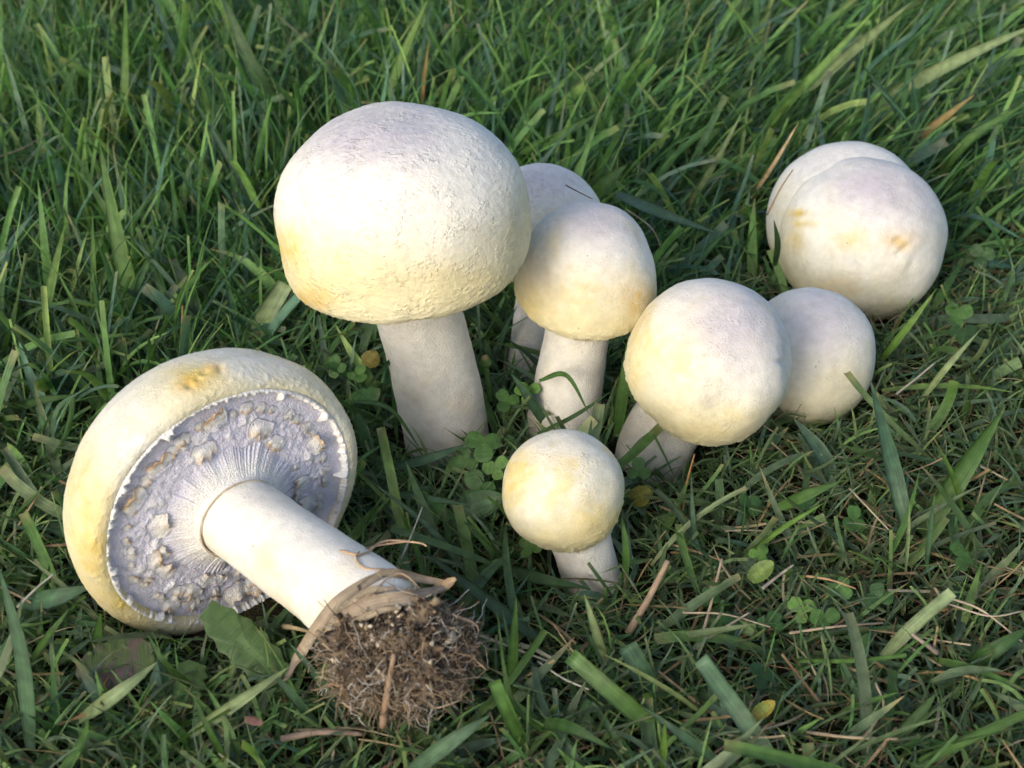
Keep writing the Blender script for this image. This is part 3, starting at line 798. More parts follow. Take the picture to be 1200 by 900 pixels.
# colour, width px, form, where, [(u, v, height cm)...]
BL = [
 ('m', 21, 'broad upright blade', 'left of the tall mushroom in the open lawn', [(168, 402, .3), (142, 300, 3.6), (116, 166, 8.0)]),
 ('l', 13, 'upright blade', 'left of the broad upright blade', [(42, 420, .3), (58, 340, 2.6), (76, 262, 5.0)]),
 ('m', 8, 'slim upright blade', 'touching the broad upright blade', [(114, 392, .5), (110, 320, 2.8), (108, 244, 5.2)]),
 ('b', 7, 'long slanting blade', 'reaching the rim of the uprooted mushroom', [(252, 396, .6), (200, 330, 2.6), (140, 262, 4.4)]),
 ('p', 22, 'thick stub', 'under the left rim of the tall mushroom cap', [(290, 405, .5), (312, 368, 1.6), (334, 332, 2.6)]),
 ('l', 10, 'very tall straight blade', 'behind the broad upright blade', [(144, 178, 1), (146, 90, 4.5), (147, -20, 8)]),
 ('m', 6, 'long thin slanting stalk', 'crossing the far left lawn', [(-8, 150, 2), (50, 100, 4), (108, 44, 6)]),
 ('b', 8, 'leaning blade', 'pointing away from the tall mushroom cap', [(310, 275, 1), (270, 190, 4), (221, 108, 6.4)]),
 ('m', 12, 'leaning broad blade', 'just behind the left of the tall cap', [(382, 170, 2), (350, 130, 4), (320, 93, 5.6)]),
 ('d', 22, 'wide leaning blade', 'behind the left shoulder of the tall cap', [(352, 178, 1), (300, 90, 4.5), (262, -5, 8)]),
 ('l', 12, 'tall leaning blade', 'directly behind the top of the tall cap', [(448, 130, 3), (470, 70, 5), (502, -4, 8)]),
 ('l', 5, 'thin leaning blade', 'rising right from behind the tall cap', [(505, 122, 3), (540, 76, 5), (577, 35, 6.5)]),
 ('o', 5, 'thin dry stalk', 'sticking up behind the tall cap', [(494, 124, 3), (497, 90, 4.2), (503, 46, 6)]),
 ('p', 8, 'slanting blade', 'in the lawn behind the half hidden mushroom', [(650, 125, 1.5), (695, 85, 4), (738, 49, 5.6)]),
 ('m', 14, 'short broad blade', 'just above the half hidden mushroom', [(608, 178, 3), (655, 160, 4), (702, 132, 5)]),
 ('m', 9, 'narrow upright blade', 'behind the half hidden mushroom, tip bent left', [(712, 205, 1.5), (700, 140, 4), (681, 84, 6)]),
 ('m', 20, 'broad pointed leaf tip', 'beside the top of the bell cap', [(688, 236, 4), (710, 214, 4.8), (735, 193, 5.5)]),
 ('b', 15, 'broad flat blade', 'running right from the bell cap', [(722, 226, 4), (770, 248, 4), (842, 274, 3.2)]),
 ('p', 17, 'very thick pale blade', 'far behind the folded cap, leaning right', [(1005, 138, 1.5), (1100, 82, 5), (1225, 24, 8.5)]),
 ('p', 14, 'long leaning blade', 'sweeping up from the folded cap', [(940, 110, 2.5), (1000, 58, 5), (1069, 2, 8)]),
 ('l', 10, 'long leaning blade', 'next to the pale sweeping blade', [(870, 178, 1), (950, 92, 5), (1040, -4, 9)]),
 ('b', 10, 'slanting blade', 'behind the right of the folded cap', [(1074, 172, 2), (1048, 125, 4), (1012, 78, 6)]),
 ('m', 12, 'curved leaning blade', 'right of the folded cap', [(1094, 214, 1), (1140, 160, 3.5), (1205, 120, 5)]),
 ('o', 10, 'dry pointed stalk', 'behind the folded cap', [(1066, 170, 2), (1100, 143, 3), (1142, 111, 4.5)]),
 ('s', 5, 'thin dry blade', 'leaning on the left of the folded cap', [(880, 232, 1.5), (908, 190, 4), (936, 143, 6)]),
 ('p', 8, 'slanting blade', 'in the lawn between bell cap and folded cap', [(798, 252, 1), (838, 190, 4), (871, 129, 6.5)]),
 ('d', 9, 'short leaf tip', 'against the left side of the folded cap', [(908, 312, 3.6), (911, 285, 4.6), (907, 258, 5.4)]),
 ('m', 27, 'very broad flat blade', 'right of the button mushroom, leaning away', [(1080, 626, .5), (1130, 550, 2.4), (1178, 476, 4)]),
 ('b', 20, 'broad flat blade', 'crossed by the very broad blade', [(1062, 622, .6), (1046, 545, 2), (1020, 446, 3.2)]),
 ('b', 22, 'broad drooping blade', 'under the button mushroom', [(980, 572, .5), (962, 530, 1.1), (930, 490, 1.6)]),
 ('l', 7, 'thin blade with brown tip', 'on the broad flat blades', [(1128, 598, 1.2), (1115, 555, 2.8), (1094, 512, 4)]),
 ('b', 6, 'narrow upright blade', 'in matted grass beside the brown tipped blade', [(1085, 668, .6), (1090, 620, 2), (1096, 574, 3.4)]),
 ('p', 5, 'thin upright blade', 'in matted grass below the broad flat blades', [(1061, 672, .8), (1064, 630, 2), (1066, 588, 3.2)]),
 ('m', 14, 'flat blade', 'lying below the button mushroom', [(910, 596, 1.2), (945, 580, 1.8), (985, 564, 2)]),
 ('l', 7, 'bright arching blade', 'between dented cap and clover patch', [(868, 656, .6), (915, 620, 1.8), (968, 588, 2.8)]),
 ('l', 9, 'bright blade', 'right of the folded cap base', [(1028, 428, 1), (1060, 388, 2.6), (1098, 338, 4.2)]),
 ('p', 8, 'long thin blade', 'right of the button mushroom, pointing up', [(1078, 470, 1), (1110, 430, 2.4), (1150, 385, 3.6)]),
 ('b', 22, 'broad cut blade', 'lying in front of the clover patch', [(912, 902, .7), (868, 838, 1.5), (821, 772, 2)]),
 ('p', 16, 'flat cut blade', 'lying in matted straw', [(1034, 770, .8), (1072, 732, 1.6), (1116, 694, 2.2)]),
 ('m', 13, 'round thick stem', 'across the front corner of matted straw', [(1068, 900, .7), (1135, 866, 1.5), (1212, 832, 2.2)]),
 ('m', 6, 'thin level stem', 'across the matted straw', [(935, 774, 1.2), (1000, 774, 1.4), (1062, 768, 1.5)]),
 ('d', 20, 'broad flat blade', 'sunk in the matted straw', [(1132, 782, .6), (1168, 760, 1.3), (1212, 732, 1.6)]),
 ('d', 14, 'long blade', 'low in the straw beside the round stem', [(1030, 880, .5), (1075, 838, 1.3), (1098, 812, 1.8)]),
 ('m', 22, 'broad cut blade', 'lying before the small yellow mushroom', [(786, 872, .5), (725, 818, 1.4), (668, 768, 2)]),
 ('b', 25, 'wide short cut blade', 'beside the broad cut blade', [(768, 822, .5), (752, 788, 1.2), (735, 756, 1.8)]),
 ('p', 11, 'upright pointed blade', 'in front of the small yellow mushroom', [(712, 780, .5), (698, 740, 1.8), (684, 694, 3)]),
 ('m', 13, 'upright folded blade', 'right of the root clump', [(598, 828, .4), (601, 765, 2), (605, 700, 3.6)]),
 ('m', 17, 'leaning cut blade', 'in front of the upright folded blade', [(618, 882, .5), (598, 842, 1.8), (579, 798, 2.8)]),
 ('b', 20, 'broad smooth blade', 'below the root clump', [(478, 906, 1.0), (525, 872, 1.8), (574, 838, 2.3)]),
 ('d', 16, 'arched blade', 'lying right of the leaning cut blade', [(622, 848, .8), (665, 852, 1.9), (718, 878, 1.6)]),
 ('b', 12, 'long blade', 'at the front before the broad cut blades', [(852, 902, .9), (805, 866, 1.7), (753, 828, 2.1)]),
 ('b', 15, 'long blade', 'lying behind the root clump', [(636, 752, .8), (568, 700, 1.5), (496, 646, 2.2)]),
 ('l', 10, 'short upright tip', 'at the front edge before the cut blades', [(775, 908, .8), (777, 878, 1.8), (779, 846, 2.6)]),
 ('m', 7, 'thin long blade', 'crossing right of the root clump', [(648, 866, .8), (600, 820, 2), (582, 715, 3.6)]),
 ('b', 22, 'tall broad blade', 'at the far side of the uprooted mushroom, upright', [(36, 880, .4), (26, 770, 3), (-2, 662, 5.5)]),
 ('p', 19, 'broad flat blade', 'lying before the uprooted cap', [(92, 844, .8), (135, 815, 1.7), (184, 776, 2)]),
 ('b', 22, 'broad flat blade', 'tucked under the uprooted cap rim', [(26, 708, .8), (65, 700, 1.6), (108, 686, 1.6)]),
 ('m', 10, 'leaning blade', 'left of the uprooted cap rim', [(34, 780, .6), (55, 748, 1.7), (82, 712, 2.4)]),
 ('m', 12, 'short upright blade', 'below the uprooted cap rim', [(110, 768, .5), (114, 745, 1.3), (118, 718, 2)]),
 ('p', 15, 'broad twisted blade', 'below the jagged leaf', [(222, 862, .8), (280, 822, 1.8), (338, 782, 2.3)]),
 ('m', 8, 'narrow blade', 'at the front before the twisted blade', [(268, 898, .8), (248, 862, 1.8), (224, 812, 2.7)]),
 ('m', 9, 'bent blade', 'under the uprooted cap beside the jagged leaf', [(236, 812, .6), (195, 780, 1.8), (172, 742, 2.2)]),
 ('b', 10, 'slanting blade', 'in front of the root clump', [(398, 836, .8), (368, 790, 2), (338, 752, 2.6)]),
 ('b', 11, 'slanting blade', 'between jagged leaf and root clump', [(372, 850, .6), (340, 812, 1.6), (318, 788, 1.9)]),
 ('b', 7, 'arched thin blade', 'left of the uprooted cap', [(60, 542, .5), (66, 482, 2.2), (106, 452, 3)]),
 ('b', 10, 'flat blade', 'pointing at the uprooted cap', [(18, 447, 1.2), (60, 440, 2), (112, 422, 2.4)]),
 ('d', 10, 'flat blade', 'behind the uprooted cap', [(2, 482, .8), (45, 470, 1.7), (92, 462, 1.9)]),
 ('m', 6, 'level thin blade', 'behind the top of the uprooted cap', [(60, 402, 2), (120, 395, 2.5), (165, 390, 2.4)]),
 ('m', 6, 'thin arching blade', 'before the stem foot of the tall mushroom', [(402, 470, 1.6), (455, 478, 2.6), (494, 528, 1.6)]),
 ('d', 5, 'thin straight blade', 'across the tall mushroom stem', [(428, 456, 3.0), (458, 422, 4.2), (488, 387, 5.4)]),
 ('d', 6, 'thin straight blade', 'across the foot of the bell mushroom stem', [(630, 508, 1.6), (672, 488, 2.3), (716, 459, 3)]),
 ('m', 6, 'hooked blade', 'bending over the bell mushroom stem', [(632, 446, 3.2), (664, 440, 3.5), (692, 488, 2.2)]),
 ('m', 15, 'broad upright blade', 'between bell mushroom and dented cap', [(722, 512, .6), (730, 455, 2.4), (737, 392, 4.2)]),
 ('b', 12, 'flat blade', 'at the foot of the tall mushroom stem', [(452, 550, .9), (500, 538, 1.6), (548, 520, 1.8)]),
 ('b', 9, 'level blade', 'between uprooted stem and tall mushroom', [(428, 574, 1.0), (490, 582, 1.6), (552, 592, 1.4)]),
 ('b', 12, 'short broad blade', 'in the clover between the two stems', [(642, 502, .6), (622, 470, 1.6), (598, 436, 2.5)]),
 ('d', 15, 'pointed lance leaf', 'under the small yellow mushroom', [(584, 664, 1), (632, 678, 1.2), (692, 690, .7)]),
 ('b', 8, 'thin blade', 'beside the long one behind the root clump', [(560, 690, .8), (505, 620, 1.8), (430, 560, 2.4)]),
 ('m', 9, 'narrow blade', 'right of the small yellow mushroom', [(732, 690, .4), (733, 640, 1.6), (728, 600, 2.4)]),
 ('b', 7, 'narrow upright blade', 'below the dented cap', [(818, 652, .5), (812, 610, 1.5), (810, 556, 2.6)]),
]
blade_rng = np.random.default_rng(77)
HAND_PTS = []
for i, (ck, wpx, form, where, pix) in enumerate(BL):
    lift = (0.0, 0.5, 0.8)
    pts = np.array([at_z(u, v, z + l) for (u, v, z), l in zip(pix, lift)])
    depth = project(pts.mean(0)[None])[2][0]
    w = wpx * depth / F_PX
    c0 = np.array(GREEN[ck]) * blade_rng.uniform(.9, 1.15)
    cut = 'cut' in form or 'stub' in form
    wid = [w * .62, w, w, w * .95, w * .9] if cut else ([w * .6, w * .95, w, w * .85, w * .5, w * .06] if 'stem' not in form else [w, w, w * .95, w * .9, w * .8])
    tip = (.36, .20, .08) if 'brown tip' in form else (tuple(c0 * 1.5 + .02) if cut else None)
    V, Fq, c, uv = ribbon(pts, wid, blade_rng.uniform(-.35, .35), blade_rng.uniform(.03, .15) if w < .4 else blade_rng.uniform(.02, .07), 16, c0 * [1.15, 1.1, 1.0], c0, tip, seed=i + 1, wave=blade_rng.uniform(-.35, .35), up=[0, -.75, .65])
    b = pts[0]
    nm = 'grass_blade'
    o = obj(nm, make_mesh(nm, V - b, Fq, c, uv), M_STRAW if ck in 'so' else M_GRASS, None, b)
    tag(o, f'{WORD[ck]} {form} {where}', 'grass', 'single grass blades in the lawn')
    HAND_PTS.append(pts)

# ------------------------------------------------------------------ broad leaves, clover, straw
def blob_leaf(outline, centre_raise=0.1, n=5, col=(.06, .13, .03), seed=0, thick=.02):
    "closed leaf from an outline (m,2) in its own plane, domed; returns V, F, col, uv"
    o = np.asarray(outline, float); m = len(o)
    c = o.mean(0)
    V, uv, rr_ = [], [], []
    for k in range(n + 1):
        f = k / n
        q = c + (o - c) * max(f, 0.02)
        z = centre_raise * (1 - f ** 2) + 0.05 * min(1, np.ptp(o[:, 1])) * noise(np.column_stack([q * 1.5, np.full(m, seed)])) + .12 * np.abs(q[:, 1] - c[1])
        V.append(np.column_stack([q, z])); uv.append(q * 1.3); rr_.append(np.full(m, f))
    V = np.concatenate(V); uv = np.concatenate(uv); rr_ = np.concatenate(rr_)
    g = grid_faces(n + 1, m, True)
    cc = np.asarray(col) * (1 + .2 * noise(np.column_stack([uv * 2, np.full(len(uv), seed)])))[:, None]
    low = V - [0, 0, thick]; k = len(V)
    F = g[:, ::-1].tolist() + (g + k).tolist()
    return np.concatenate([V, low]), F, np.concatenate([cc, cc]), np.concatenate([uv, uv])

def place(V, P, X, Z):
    X = unit(X); Z = unit(np.asarray(Z) - X * (np.asarray(Z) @ X)); Y = np.cross(Z, X)
    return P + V[:, :1] * X + V[:, 1:2] * Y + V[:, 2:] * Z

# clover: three leaflets on a stalk
def leaflet_outline():
    a = np.linspace(0, 2 * math.pi, 20, endpoint=False)
    r = 1 - .12 * np.exp(-(np.minimum(a, 2 * math.pi - a) / .3) ** 2)
    return np.column_stack([.5 + .5 * np.cos(a) * r, .46 * np.sin(a) * (1 - .12 * np.cos(a + math.pi))])
LO = leaflet_outline()
clv = [((566, 520, 2.4), 34, 'm', 'at the foot of the tall mushroom stem'), ((545, 540, 1.6), 30, 'm', 'touching the tall mushroom stem foot'),
       ((582, 548, 1.8), 26, 'l', 'between tall stem and small yellow mushroom'), ((560, 575, 1.2), 40, 'm', 'left of the small yellow mushroom'),
       ((594, 470, 2.0), 24, 'm', 'in the gap between the two upright stems'), ((620, 460, 2.2), 26, 'l', 'below the half hidden mushroom'),
       ((905, 730, 1.2), 26, 'm', 'in the matted lawn with straw across it'), ((940, 715, 1.4), 28, 'l', 'in the middle of the matted lawn'),
       ((968, 728, 1.2), 30, 'm', 'beside the clover in the matted lawn'), ((985, 690, 1.4), 24, 'm', 'above the matted lawn clover'),
       ((1010, 752, 1.2), 26, 'm', 'near the flat cut blade in straw'), ((890, 650, 1.6), 20, 'l', 'under the bright arching blade'),
       ((1030, 700, 1.4), 30, 'd', 'against the flat cut blade'), ((895, 792, 1), 32, 'd', 'behind the broad cut blade'),
       ((1122, 370, 2.0), 30, 'm', 'right of the folded cap'), ((1130, 392, 1.6), 26, 'd', 'at the right foot of the folded cap'),
       ((218, 190, 3.0), 26, 'l', 'in the lawn left of the tall cap'), ((245, 208, 2.8), 28, 'l', 'close by the other clover left of the tall cap'),
       ((680, 836, 1.0), 32, 'd', 'between leaning cut blade and broad cut blade'), ((1128, 652, 1.6), 28, 'm', 'beside the very broad flat blade'),
       ((690, 560, 1.0), 24, 'd', 'behind the small yellow mushroom'), ((748, 552, 1.6), 24, 'm', 'at the moist stem foot'),
       ((752, 580, 1.2), 22, 'y', 'between small yellow mushroom and moist stem'), ((880, 590, 1.2), 26, 'm', 'under the dented cap edge'),
       ((945, 590, 1.4), 24, 'm', 'under the flat blade below the button mushroom'), ((1000, 610, 1.2), 30, 'm', 'left of the broad flat blades'),
       ((420, 440, 1.6), 24, 'l', 'left of the tall mushroom stem'), ((395, 430, 2.0), 22, 'm', 'beside the uprooted cap top rim'),
       ((330, 770, 1.0), 30, 'm', 'on the jagged leaf'), ((1150, 300, 1.8), 26, 'd', 'right behind the folded cap'),
       ((130, 360, 1.8), 24, 'm', 'at the foot of the broad upright blade'), ((620, 640, 1.2), 26, 'l', 'lower left of the small yellow mushroom'),
       ((540, 620, 1.2), 28, 'd', 'behind the uprooted stem'), ((505, 600, 1.4), 24, 'm', 'between uprooted stem and tall stem foot'),
       ((830, 700, 1.2), 24, 'm', 'right of the pinkish stalk'), ((860, 730, 1.2), 26, 'd', 'in straw right of the pinkish stalk')]
cr_ = np.random.default_rng(5)
for i, ((u, v, z), px, ck, where) in enumerate(clv):
    P = at_z(u, v, z); dep = project(P[None])[2][0]; size = .68 * px * dep / F_PX
    base = np.array([P[0] + cr_.normal(0, .3), P[1] + cr_.uniform(.1, .6), 0.0])
    root = tag(empty('clover', base), f'{WORD[ck]} three leaved clover {where}', 'clover', 'clover in the lawn')
    nrm = unit(np.array([cr_.normal(0, .3), -.55 + cr_.normal(0, .2), .8]))
    ph0 = cr_.uniform(0, 6.28)
    hx, hy, hz = basis(nrm)
    for k in range(3):
        a = ph0 + k * 2.094 + cr_.normal(0, .15)
        sz = size * cr_.uniform(.85, 1.1)
        V, F, c, uv = blob_leaf(LO, .05, 4, np.array(GREEN[ck]) * cr_.uniform(.9, 1.2) * [1, 1.05, 1], i * 3 + k)
        X = math.cos(a) * hx + math.sin(a) * hy + hz * cr_.uniform(-.25, .35)
        obj('leaflet', make_mesh('leaflet', place(V * sz, P, X, nrm) - base, F, c, uv), M_LEAF, root)
    tube_part('stalk', [base + [0, 0, -.1], lerp(base, P, .5) + [.1, .05, .1], P], .045, GREEN['m'], root, base, n=8, world=True, taper=.8, mat=M_LEAF)

# the jagged broad leaf under the uprooted cap
def big_leaf(name, label, cat, pixA, pixB, wpx, col, jag, up, seed, col1=None):
    A, B = at_z(*pixA), at_z(*pixB)
    X = B - A; Ln = np.linalg.norm(X)
    w = wpx * project(A[None])[2][0] / F_PX
    t = np.linspace(0, 1, 34)
    half = w * .5 * np.sin(np.clip(t * .93 + .07, 0, 1) * math.pi) ** .55
    half = half * (1 + jag * (2 * np.abs((t * 6) % 1 - .5) - .5))
    out = np.column_stack([np.concatenate([t, t[::-1][1:-1]]) * Ln, np.concatenate([half, -half[::-1][1:-1]])])
    V, F, c, uv = blob_leaf(out, .10 * w, 7, col, seed, .02)
    if col1 is not None:
        m = sstep(-.1, .4, fbm(np.column_stack([V[:, :2] * 1.1, V[:, :1] * 0 + seed]), 3))
        c = c + (np.asarray(col1) - c) * m[:, None]
    rib = np.abs(V[:, 1]) < .10
    c = np.where(rib[:, None], c * 1.35 + .01, c)
    W = place(V, A, X, up)
    return tag(obj(name, make_mesh(name, W - A, F, c, uv), M_LEAF, None, A), label, cat)
big_leaf('dandelion_leaf', 'broad jagged green leaf sticking out under the uprooted cap', 'leaf', (240, 712, 2.4), (346, 812, .6), 50, (.065, .12, .04), .22, [0.2, -.6, .75], 3)
big_leaf('dandelion_leaf', 'purplish dying broad leaf below the uprooted cap', 'leaf', (182, 768, 1.3), (88, 790, .8), 62, (.07, .11, .035), .2, [0, -.5, .85], 4, (.12, .08, .085))
big_leaf('dandelion_leaf', 'crumpled green leaf below the bent blade', 'leaf', (232, 776, 1.3), (196, 838, .6), 44, (.075, .14, .04), .35, [0.1, -.6, .75], 8)
big_leaf('plantain_leaf', 'rounded mid green leaf touching the small yellow mushroom', 'leaf', (528, 604, 1.0), (590, 582, 1.7), 34, (.07, .14, .055), .05, [0.1, -.65, .75], 5)
big_leaf('leaf_scrap', 'torn yellow leaf scrap behind the broad cut blade', 'leaf', (880, 842, 1.5), (908, 822, 1.8), 18, (.34, .26, .045), .1, [0.1, -.7, .7], 6, (.20, .24, .04))
big_leaf('curled_leaf', 'lime green curled leaf in the clover patch', 'leaf', (878, 680, 1.4), (906, 658, 2.2), 22, (.12, .19, .045), .05, [0.3, -.6, .7], 7)
big_leaf('leaf_scrap', 'reddish brown leaf scrap in the grass below the jagged leaf', 'leaf', (286, 842, 1.6), (308, 848, 1.6), 10, (.085, .035, .028), .1, [0, -.7, .7], 9)
big_leaf('curled_leaf', 'olive brown curled leaf left of the tall stem', 'leaf', (428, 428, 2.6), (442, 412, 3.2), 22, (.17, .15, .04), .1, [0.2, -.8, .5], 10)
big_leaf('curled_leaf', 'small yellowed curled leaf beside the moist stem foot', 'leaf', (740, 588, 1.0), (762, 574, 1.8), 24, (.20, .20, .04), .1, [0.2, -.6, .7], 12)
# flower bud between the stems
pb = at_z(569, 428, 3.0); bb = at_z(575, 470, 1.4)
bud = tag(empty('flower_bud', bb), 'closed green flower bud with ochre tip between the upright stems', 'flower bud')
tube_part('stalk', [bb, lerp(bb, pb, .6), pb], .10, GREEN['l'], bud, bb, n=8, world=True, taper=1.0, mat=M_LEAF)
V, F, t, L, NW = lathe([(0, 1.2), (.3, 1.1), (.55, .8), (.9, .1), (1, -.5), (.7, -1), (.3, -1.2)], pb + [0, 0, .2], [-.1, 0, 1], .24, 20, 20, 3, .06, .02, .5)
obj('bud_head', make_mesh('bud_head', V - bb, F, np.array(GREEN['l']) + (np.array([.42, .30, .12]) - np.array(GREEN['l'])) * sstep(.3, .9, L[:, 2])[:, None]), M_LEAF, bud)

# dry stalks one can pick out
DRY = [
 ('pinkish brown stalk', 'standing right of the small yellow mushroom', .2, (.40, .27, .17), [(736, 742, .5), (758, 705, 1.6), (783, 657, 2.8)]),
 ('tan straw', 'leaning in the matted lawn left of the clover', .09, (.46, .34, .22), [(818, 762, .9), (832, 712, 1.6), (846, 655, 2.6)]),
 ('thin tan straw', 'crossing the leaning straw', .05, (.48, .36, .24), [(800, 718, 1.4), (850, 720, 1.6), (903, 735, 1.5)]),
 ('short tan straw', 'below the crossing straw', .07, (.5, .38, .26), [(826, 750, 1.4), (850, 735, 1.6), (878, 718, 1.8)]),
 ('grey dead stalk', 'at the curled lime leaf', .09, (.36, .30, .24), [(893, 690, 1.2), (912, 675, 1.5), (930, 662, 1.8)]),
 ('fine dry straw', 'above the root clump behind the uprooted stem', .05, (.42, .36, .27), [(470, 655, 2.6), (483, 625, 3.1), (495, 594, 3.6)]),
 ('pale straw', 'lying left of the leaning cut blade', .07, (.46, .40, .28), [(548, 740, 1.4), (590, 755, 1.6), (645, 776, 1.4)]),
 ('folded pale straw', 'between root clump and broad cut blade', .12, (.44, .38, .24), [(610, 756, 1.2), (628, 762, 1.5), (648, 772, 1.4)]),
 ('long thin straw', 'reaching the broad cut blade tip', .05, (.50, .45, .34), [(630, 775, 1.4), (660, 795, 1.7), (690, 808, 1.7)]),
 ('tan straw', 'lying under the flat cut blade', .07, (.46, .33, .22), [(925, 742, 1.2), (975, 735, 1.5), (1035, 730, 1.4)]),
 ('bent tan straw', 'right of the flat cut blade', .06, (.48, .36, .24), [(1110, 700, 1.6), (1150, 715, 1.8), (1198, 752, 1.4)]),
 ('thin tan straw', 'fanning beside the bent straw', .05, (.50, .39, .28), [(1112, 708, 1.5), (1160, 722, 1.8), (1200, 716, 1.8)]),
 ('curved dry straw', 'over the clover at the straw edge', .06, (.40, .24, .12), [(945, 675, 1.6), (975, 680, 1.9), (1003, 690, 1.8)]),
 ('short brown stalk', 'standing behind the flat blade sunk in straw', .12, (.40, .30, .22), [(1098, 765, 1.2), (1085, 755, 1.7), (1068, 743, 2.1)]),
 ('small tan stalk', 'upright near the short brown stalk', .08, (.42, .27, .14), [(1094, 764, 1.1), (1096, 750, 1.6), (1099, 734, 2.0)]),
 ('flat tan straw', 'at the front among cut blades', .08, (.46, .33, .20), [(945, 858, 1.2), (995, 864, 1.5), (1052, 866, 1.4)]),
 ('bent brown straw', 'rising from the flat tan straw', .07, (.44, .32, .22), [(1010, 868, 1.1), (1035, 830, 1.6), (1026, 800, 1.9)]),
 ('thin orange straw', 'beside the moist stem under the dented cap', .07, (.42, .22, .07), [(800, 598, .8), (805, 565, 1.6), (814, 532, 2.4)]),
 ('tan straw', 'lying in the lawn at the far left', .06, (.40, .29, .19), [(-4, 185, 3), (30, 172, 3.4), (62, 152, 3.6)]),
 ('dark curved straw', 'lying over half hidden mushroom and bell cap', .035, (.12, .06, .04), [(663, 217, 10.6), (680, 226, 10.6), (694, 234, 10.2)]),
 ('curved straw', 'arching right of the bell cap', .05, (.42, .33, .2), [(735, 246, 4.4), (764, 268, 4.0), (778, 299, 3.0)]),
 ('thin brown straw', 'against the left edge of the folded cap', .06, (.34, .22, .13), [(899, 252, 4.6), (914, 222, 5.8), (929, 199, 6.6)]),
 ('frayed brown straw mat', 'at the front below the root clump', .16, (.26, .18, .13), [(330, 866, 1.2), (375, 858, 1.5), (425, 860, 1.3)]),
 ('pale straw', 'left of the uprooted cap rim', .07, (.48, .44, .36), [(20, 712, 1.4), (42, 690, 1.8), (64, 672, 2)]),
 ('tan straw stub', 'under the uprooted stem', .14, (.46, .34, .18), [(332, 734, 1.2), (346, 736, 1.4), (362, 740, 1.3)]),
 ('ochre straw', 'standing behind the uprooted cap top', .07, (.36, .25, .08), [(212, 402, 1.8), (213, 382, 2.6), (214, 358, 3.4)]),
 ('tan straw', 'lying right of the button mushroom', .07, (.46, .40, .32), [(1050, 462, 1.2), (1072, 445, 1.8), (1096, 425, 2.2)]),
 ('fine dry straw', 'sloping through blades right of the clover', .05, (.40, .32, .2), [(995, 572, 1.9), (1020, 598, 1.7), (1050, 630, 1.2)]),
]
# a strand on the caps is set at the depth of the caps it lies on
for form, where, r, col, pix in DRY:
    if 'half hidden' in where:
        pts = [at_y(663, 217, 62.6), at_y(680, 226, 61.4), at_y(694, 233, 60.2)]
    else:
        pts = [at_z(*p) for p in pix]
    nm = 'dry_stalk' if 'stalk' in form else 'straw'
    b = np.asarray(pts[0])
    o = tube_part(nm, pts, r * .75, np.array(col) * [.74, .82, .90], None, b, world=True, taper=.65, mat=M_STRAW)
    o.location = [q * S for q in b]
    tag(o, f'{form} {where}', nm.replace('_', ' '), 'dry straw in the lawn')

